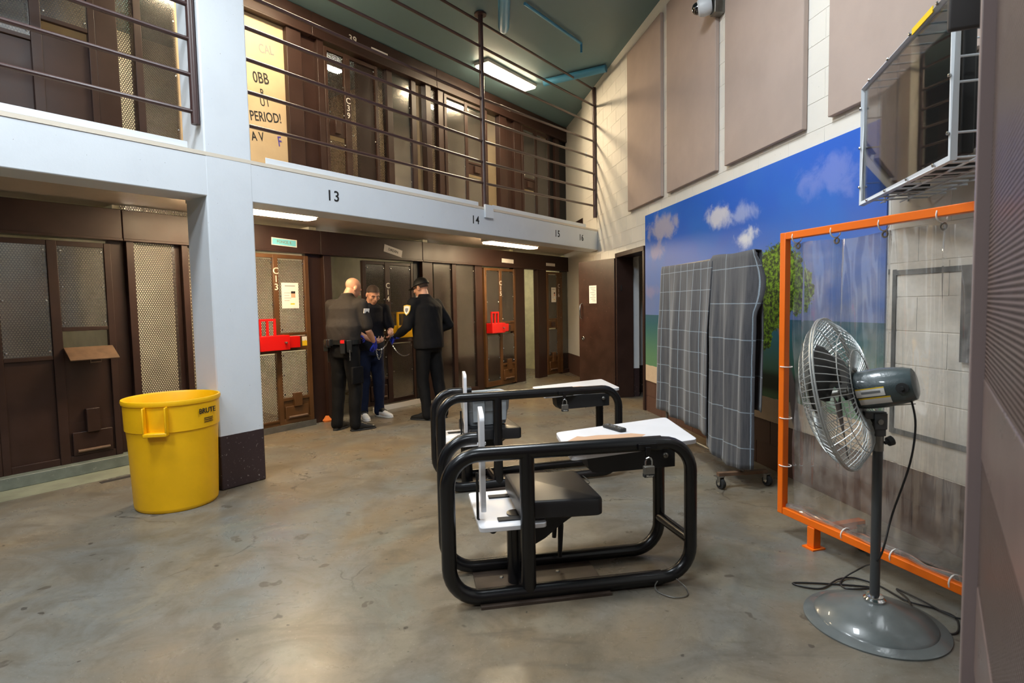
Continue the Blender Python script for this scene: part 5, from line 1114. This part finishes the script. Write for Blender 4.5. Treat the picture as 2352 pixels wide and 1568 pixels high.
for a, w_, h_, dz, mt in ((-2.75, .05, .11, -.05, 'leather'), (-2.25, .055, .075, -.02, 'leather'), (-1.95, .028, .06, -.01, 'leather'), (-1.1, .03, .13, -.06, 'leather'), (-0.75, .03, .12, -.05, 'leather'), (-3.3, .04, .22, -.13, 'leather')):
    m_ = Matrix.Translation((.196 * math.cos(a), .148 * math.sin(a), 1.03)) @ Matrix.Rotation(a + R(90), 4, 'Z')
    pc_ = obj('pouch', MB(m_).box(-w_, w_, -0.045, 0.01, dz - h_ / 2, dz + h_ / 2 + .02), M[mt], bt, bevel=0.008)
    if abs(a + 2.25) < .01: obj('snap', MB(m_).ell((0, -0.047, dz), (.014, .006, .014), 10, 6), M['chrome'], pc_)
    if abs(a + 1.1) < .01: obj('red_cap', MB(m_).box(-.022, .022, -0.05, 0.0, dz + h_ / 2 - .01, dz + h_ / 2 + .025), M['red'], pc_)
    if abs(a + .75) < .01: obj('key_ring', MB(m_).tube([(0, -.05, dz - .03), (0, -.055, dz - .15)], .008, 6), M['steel'], pc_)
obj('flag_patch', MB(Matrix.Translation((0.292, 0.045, 1.385)) @ Matrix.Rotation(R(78), 4, 'Z') @ Matrix.Rotation(R(12), 4, 'X')).box(-.04, .04, -.003, .003, -.026, .026), M['paper'], sA)
obj('cargo_pocket', MB(Matrix.Translation((0.178, -0.02, 0.66)) @ Matrix.Rotation(R(75), 4, 'Z')).box(-.08, .08, -.025, .01, -.11, .09), M['trouser'], tA, bevel=0.012)
# man in navy between the officers
pB = mk(pelvis=(0, 0, 0.94), chest=(0, 0.02, 1.30), neck=(0.0, 0.06, 1.48), head=(0.0, 0.15, 1.585), hyaw=R(6), hpitch=R(30), topmat='navyshirt', legmat='navy', shoemat='shoewhite', solemat='shoewhite', ex=0.02, seed=5.5, collar=0.004, hem=-0.06, curl=0.55,
    shl=(-0.205, 0.05, 1.40), ell=(-0.25, 0.12, 1.13), wrl=(-0.115, 0.34, 1.08), hdl=(0.25, 0.95, 0.12), hnl=(0.7, -0.1, 0.6), shr=(0.205, 0.05, 1.40), elr=(0.26, 0.10, 1.13), wrr=(0.13, 0.32, 1.02), hdr=(-0.4, 0.9, -0.1), hnr=(-0.6, -0.1, 0.7),
    hil=(-0.09, 0, 0.88), knl=(-0.11, 0.03, 0.49), anl=(-0.12, -0.01, 0.09), tol=(-0.15, 0.12, 0.035), hir=(0.09, 0, 0.88), knr=(0.10, 0.02, 0.49), anr=(0.11, -0.02, 0.09), tor=(0.14, 0.11, 0.035))
tB, sB = build_person('person', 'man in dark navy shirt and trousers with white sneakers, head bowed', (-1.84, 7.32, 0), R(138), pB)
eyes(tB, pB.Mh); skull_cap(tB, 'hair', M['hair'], pB.Mh, 0.0018, 0.006)
# capped officer
pC = mk(pelvis=(0, 0, 0.98), chest=(0, 0.02, 1.36), neck=(0.0, 0.05, 1.545), head=(0.0, 0.105, 1.655), hyaw=R(-10), hpitch=R(16), topname='jacket', topmat='jacket', ex=0.03, belly=0.01, long=True, gloved=True, seed=8.1, hem=-0.08, curl=0.9,
    shl=(-0.21, 0.05, 1.46), ell=(-0.28, 0.09, 1.17), wrl=(-0.27, 0.31, 1.05), hdl=(0.05, 0.95, -0.22), hnl=(0.8, 0, -0.5), shr=(0.21, 0.04, 1.45), elr=(0.33, -0.06, 1.18), wrr=(0.20, 0.16, 1.06), hdr=(-0.6, 0.75, -0.2), hnr=(-0.6, -0.6, -0.4),
    hil=(-0.09, 0, 0.92), knl=(-0.10, 0.03, 0.50), anl=(-0.10, -0.04, 0.09), tol=(-0.13, 0.09, 0.035), hir=(0.09, 0, 0.92), knr=(0.12, -0.03, 0.50), anr=(0.12, -0.10, 0.09), tor=(0.15, 0.03, 0.035))
tC, sC = build_person('person', 'man in black jacket and cap with gold shoulder patch, blue gloves', (-1.05, 7.18, 0), R(-55), pC)
eyes(tC, pC.Mh); skull_cap(tC, 'hair', M['hair'], pC.Mh, 0.003, -0.02)
cp_ = skull_cap(tC, 'cap', M['blackm'], pC.Mh, 0.016, 0.036, 0)
vs = []; fs = []
for i in range(4):
    for k in range(11):
        a = R(-62 + 124 * k / 10); rr_ = 0.093 + 0.075 * i / 3 * math.cos(a * .75); vs.append(pC.Mh @ Vector((0.88 * rr_ * math.sin(a), -0.012 + rr_ * 1.12 * math.cos(a), 0.044 - 0.018 * i / 3 - 0.16 * (0.88 * rr_ * math.sin(a)) ** 2 * 10 * i / 3 * .3)))
for i in range(3):
    for k in range(10): a = i * 11 + k; fs.append((a, a + 1, a + 12, a + 11))
br_ = obj('cap_brim', MB().add(vs, fs), M['blackm'], cp_, angle=180); so = br_.modifiers.new('solid', 'SOLIDIFY'); so.thickness = 0.005
obj('beard', MB().ell(pC.Mh @ Vector((0, 0.082, -0.10)), (0.030, 0.026, 0.036), 12, 8, pC.Mh.to_3x3()), M['beard'], tC)
gls = obj('glasses', MB().tube([pC.Mh @ Vector(v) for v in ((-0.083, -0.005, 0.012), (-0.072, 0.05, 0.012), (-0.06, 0.09, 0.010), (-0.03, 0.108, 0.006), (0, 0.110, 0.012), (0.03, 0.108, 0.006), (0.06, 0.09, 0.010), (0.072, 0.05, 0.012), (0.083, -0.005, 0.012))], 0.0032, 6), M['dull'], tC)
def shield(w_, h_): return [(-w_, h_), (-w_ * .95, h_ * .1), (-w_ * .6, -h_ * .55), (0, -h_), (w_ * .6, -h_ * .55), (w_ * .95, h_ * .1), (w_, h_), (0, h_ * 1.15)]
Mp = Matrix.Translation((-0.303, 0.058, 1.375)) @ Matrix.Rotation(R(-82), 4, 'Z') @ Matrix.Rotation(R(90 - 9), 4, 'X')
pt = obj('shoulder_patch', MB(Mp).prism(shield(.052, .062), 0.0, 0.008), M['goldpatch'], sC); obj('patch_field', MB(Mp).prism(shield(.042, .05), 0.008, 0.010), M['paper'], pt); obj('patch_emblem', MB(Mp).prism(shield(.022, .026), 0.010, 0.0115), M['inkgrey'], pt)
# restraint chain between the hands
def to_world(o, v): return Matrix.Translation(o.location) @ Matrix.Rotation(o.rotation_euler[2], 4, 'Z') @ Vector(v)
hA = to_world(tA, pA.wrr) + to_world(tA, pA.hdr).__sub__(tA.location) * 0.10
hC = to_world(tC, pC.wrl) + (to_world(tC, pC.hdl) - tC.location) * 0.13
hB = to_world(tB, pB.wrl) + (to_world(tB, pB.hdl) - tB.location) * 0.05
def chain(lab, a, b, sag, link_=0.021):
    a, b = Vector(a), Vector(b); n = 60; pts = [a.lerp(b, k / n) + Vector((0, 0, -sag * 4 * (k / n) * (1 - k / n))) for k in range(n + 1)]
    cum = [0]
    for k in range(n): cum.append(cum[-1] + (pts[k + 1] - pts[k]).length)
    mb = MB(); q = 0.0; i = 0
    while q < cum[-1]:
        k = max(j for j in range(n + 1) if cum[j] <= q); k = min(k, n - 1); p = pts[k].lerp(pts[k + 1], (q - cum[k]) / max(1e-6, cum[k + 1] - cum[k])); d = (pts[k + 1] - pts[k]).normalized()
        s_ = d.cross(Vector((0, 0, 1))); s_ = s_.normalized() if s_.length > .01 else Vector((1, 0, 0)); u = s_ if i % 2 else s_.cross(d)
        mb.tube([p + d * (link_ * .68 * math.cos(w_)) + u * (link_ * .36 * math.sin(w_)) for w_ in [k2 * math.pi / 4 for k2 in range(8)]], 0.0032, 5, closed=True); q += link_ * .98; i += 1
    return tag(obj('chain', mb, M['steel']), lab, 'chain', 'restraint chains')
chain('steel chain running from the bald man\'s glove to the capped man\'s glove', hA, hC, 0.06)
chain('short steel chain from the navy man\'s wrist to the capped man\'s glove', hB, hC, 0.02)
chain('thin steel chain hanging from the capped man\'s glove to his belt', hC, to_world(tC, (-0.2, 0.14, 0.84)), 0.10, 0.016)
chain('steel chain loop hanging below the bald man\'s glove', hA, hA + Vector((0.07, 0.0, 0.0)), 0.12)
tag(obj('handcuff', MB().tube([hB + Vector((0.035 * math.cos(a), 0, 0.028 * math.sin(a))) for a in [k * math.pi / 8 for k in range(16)]], 0.005, 6, closed=True), M['steel']), 'steel handcuff at the navy man\'s wrist', 'handcuff')
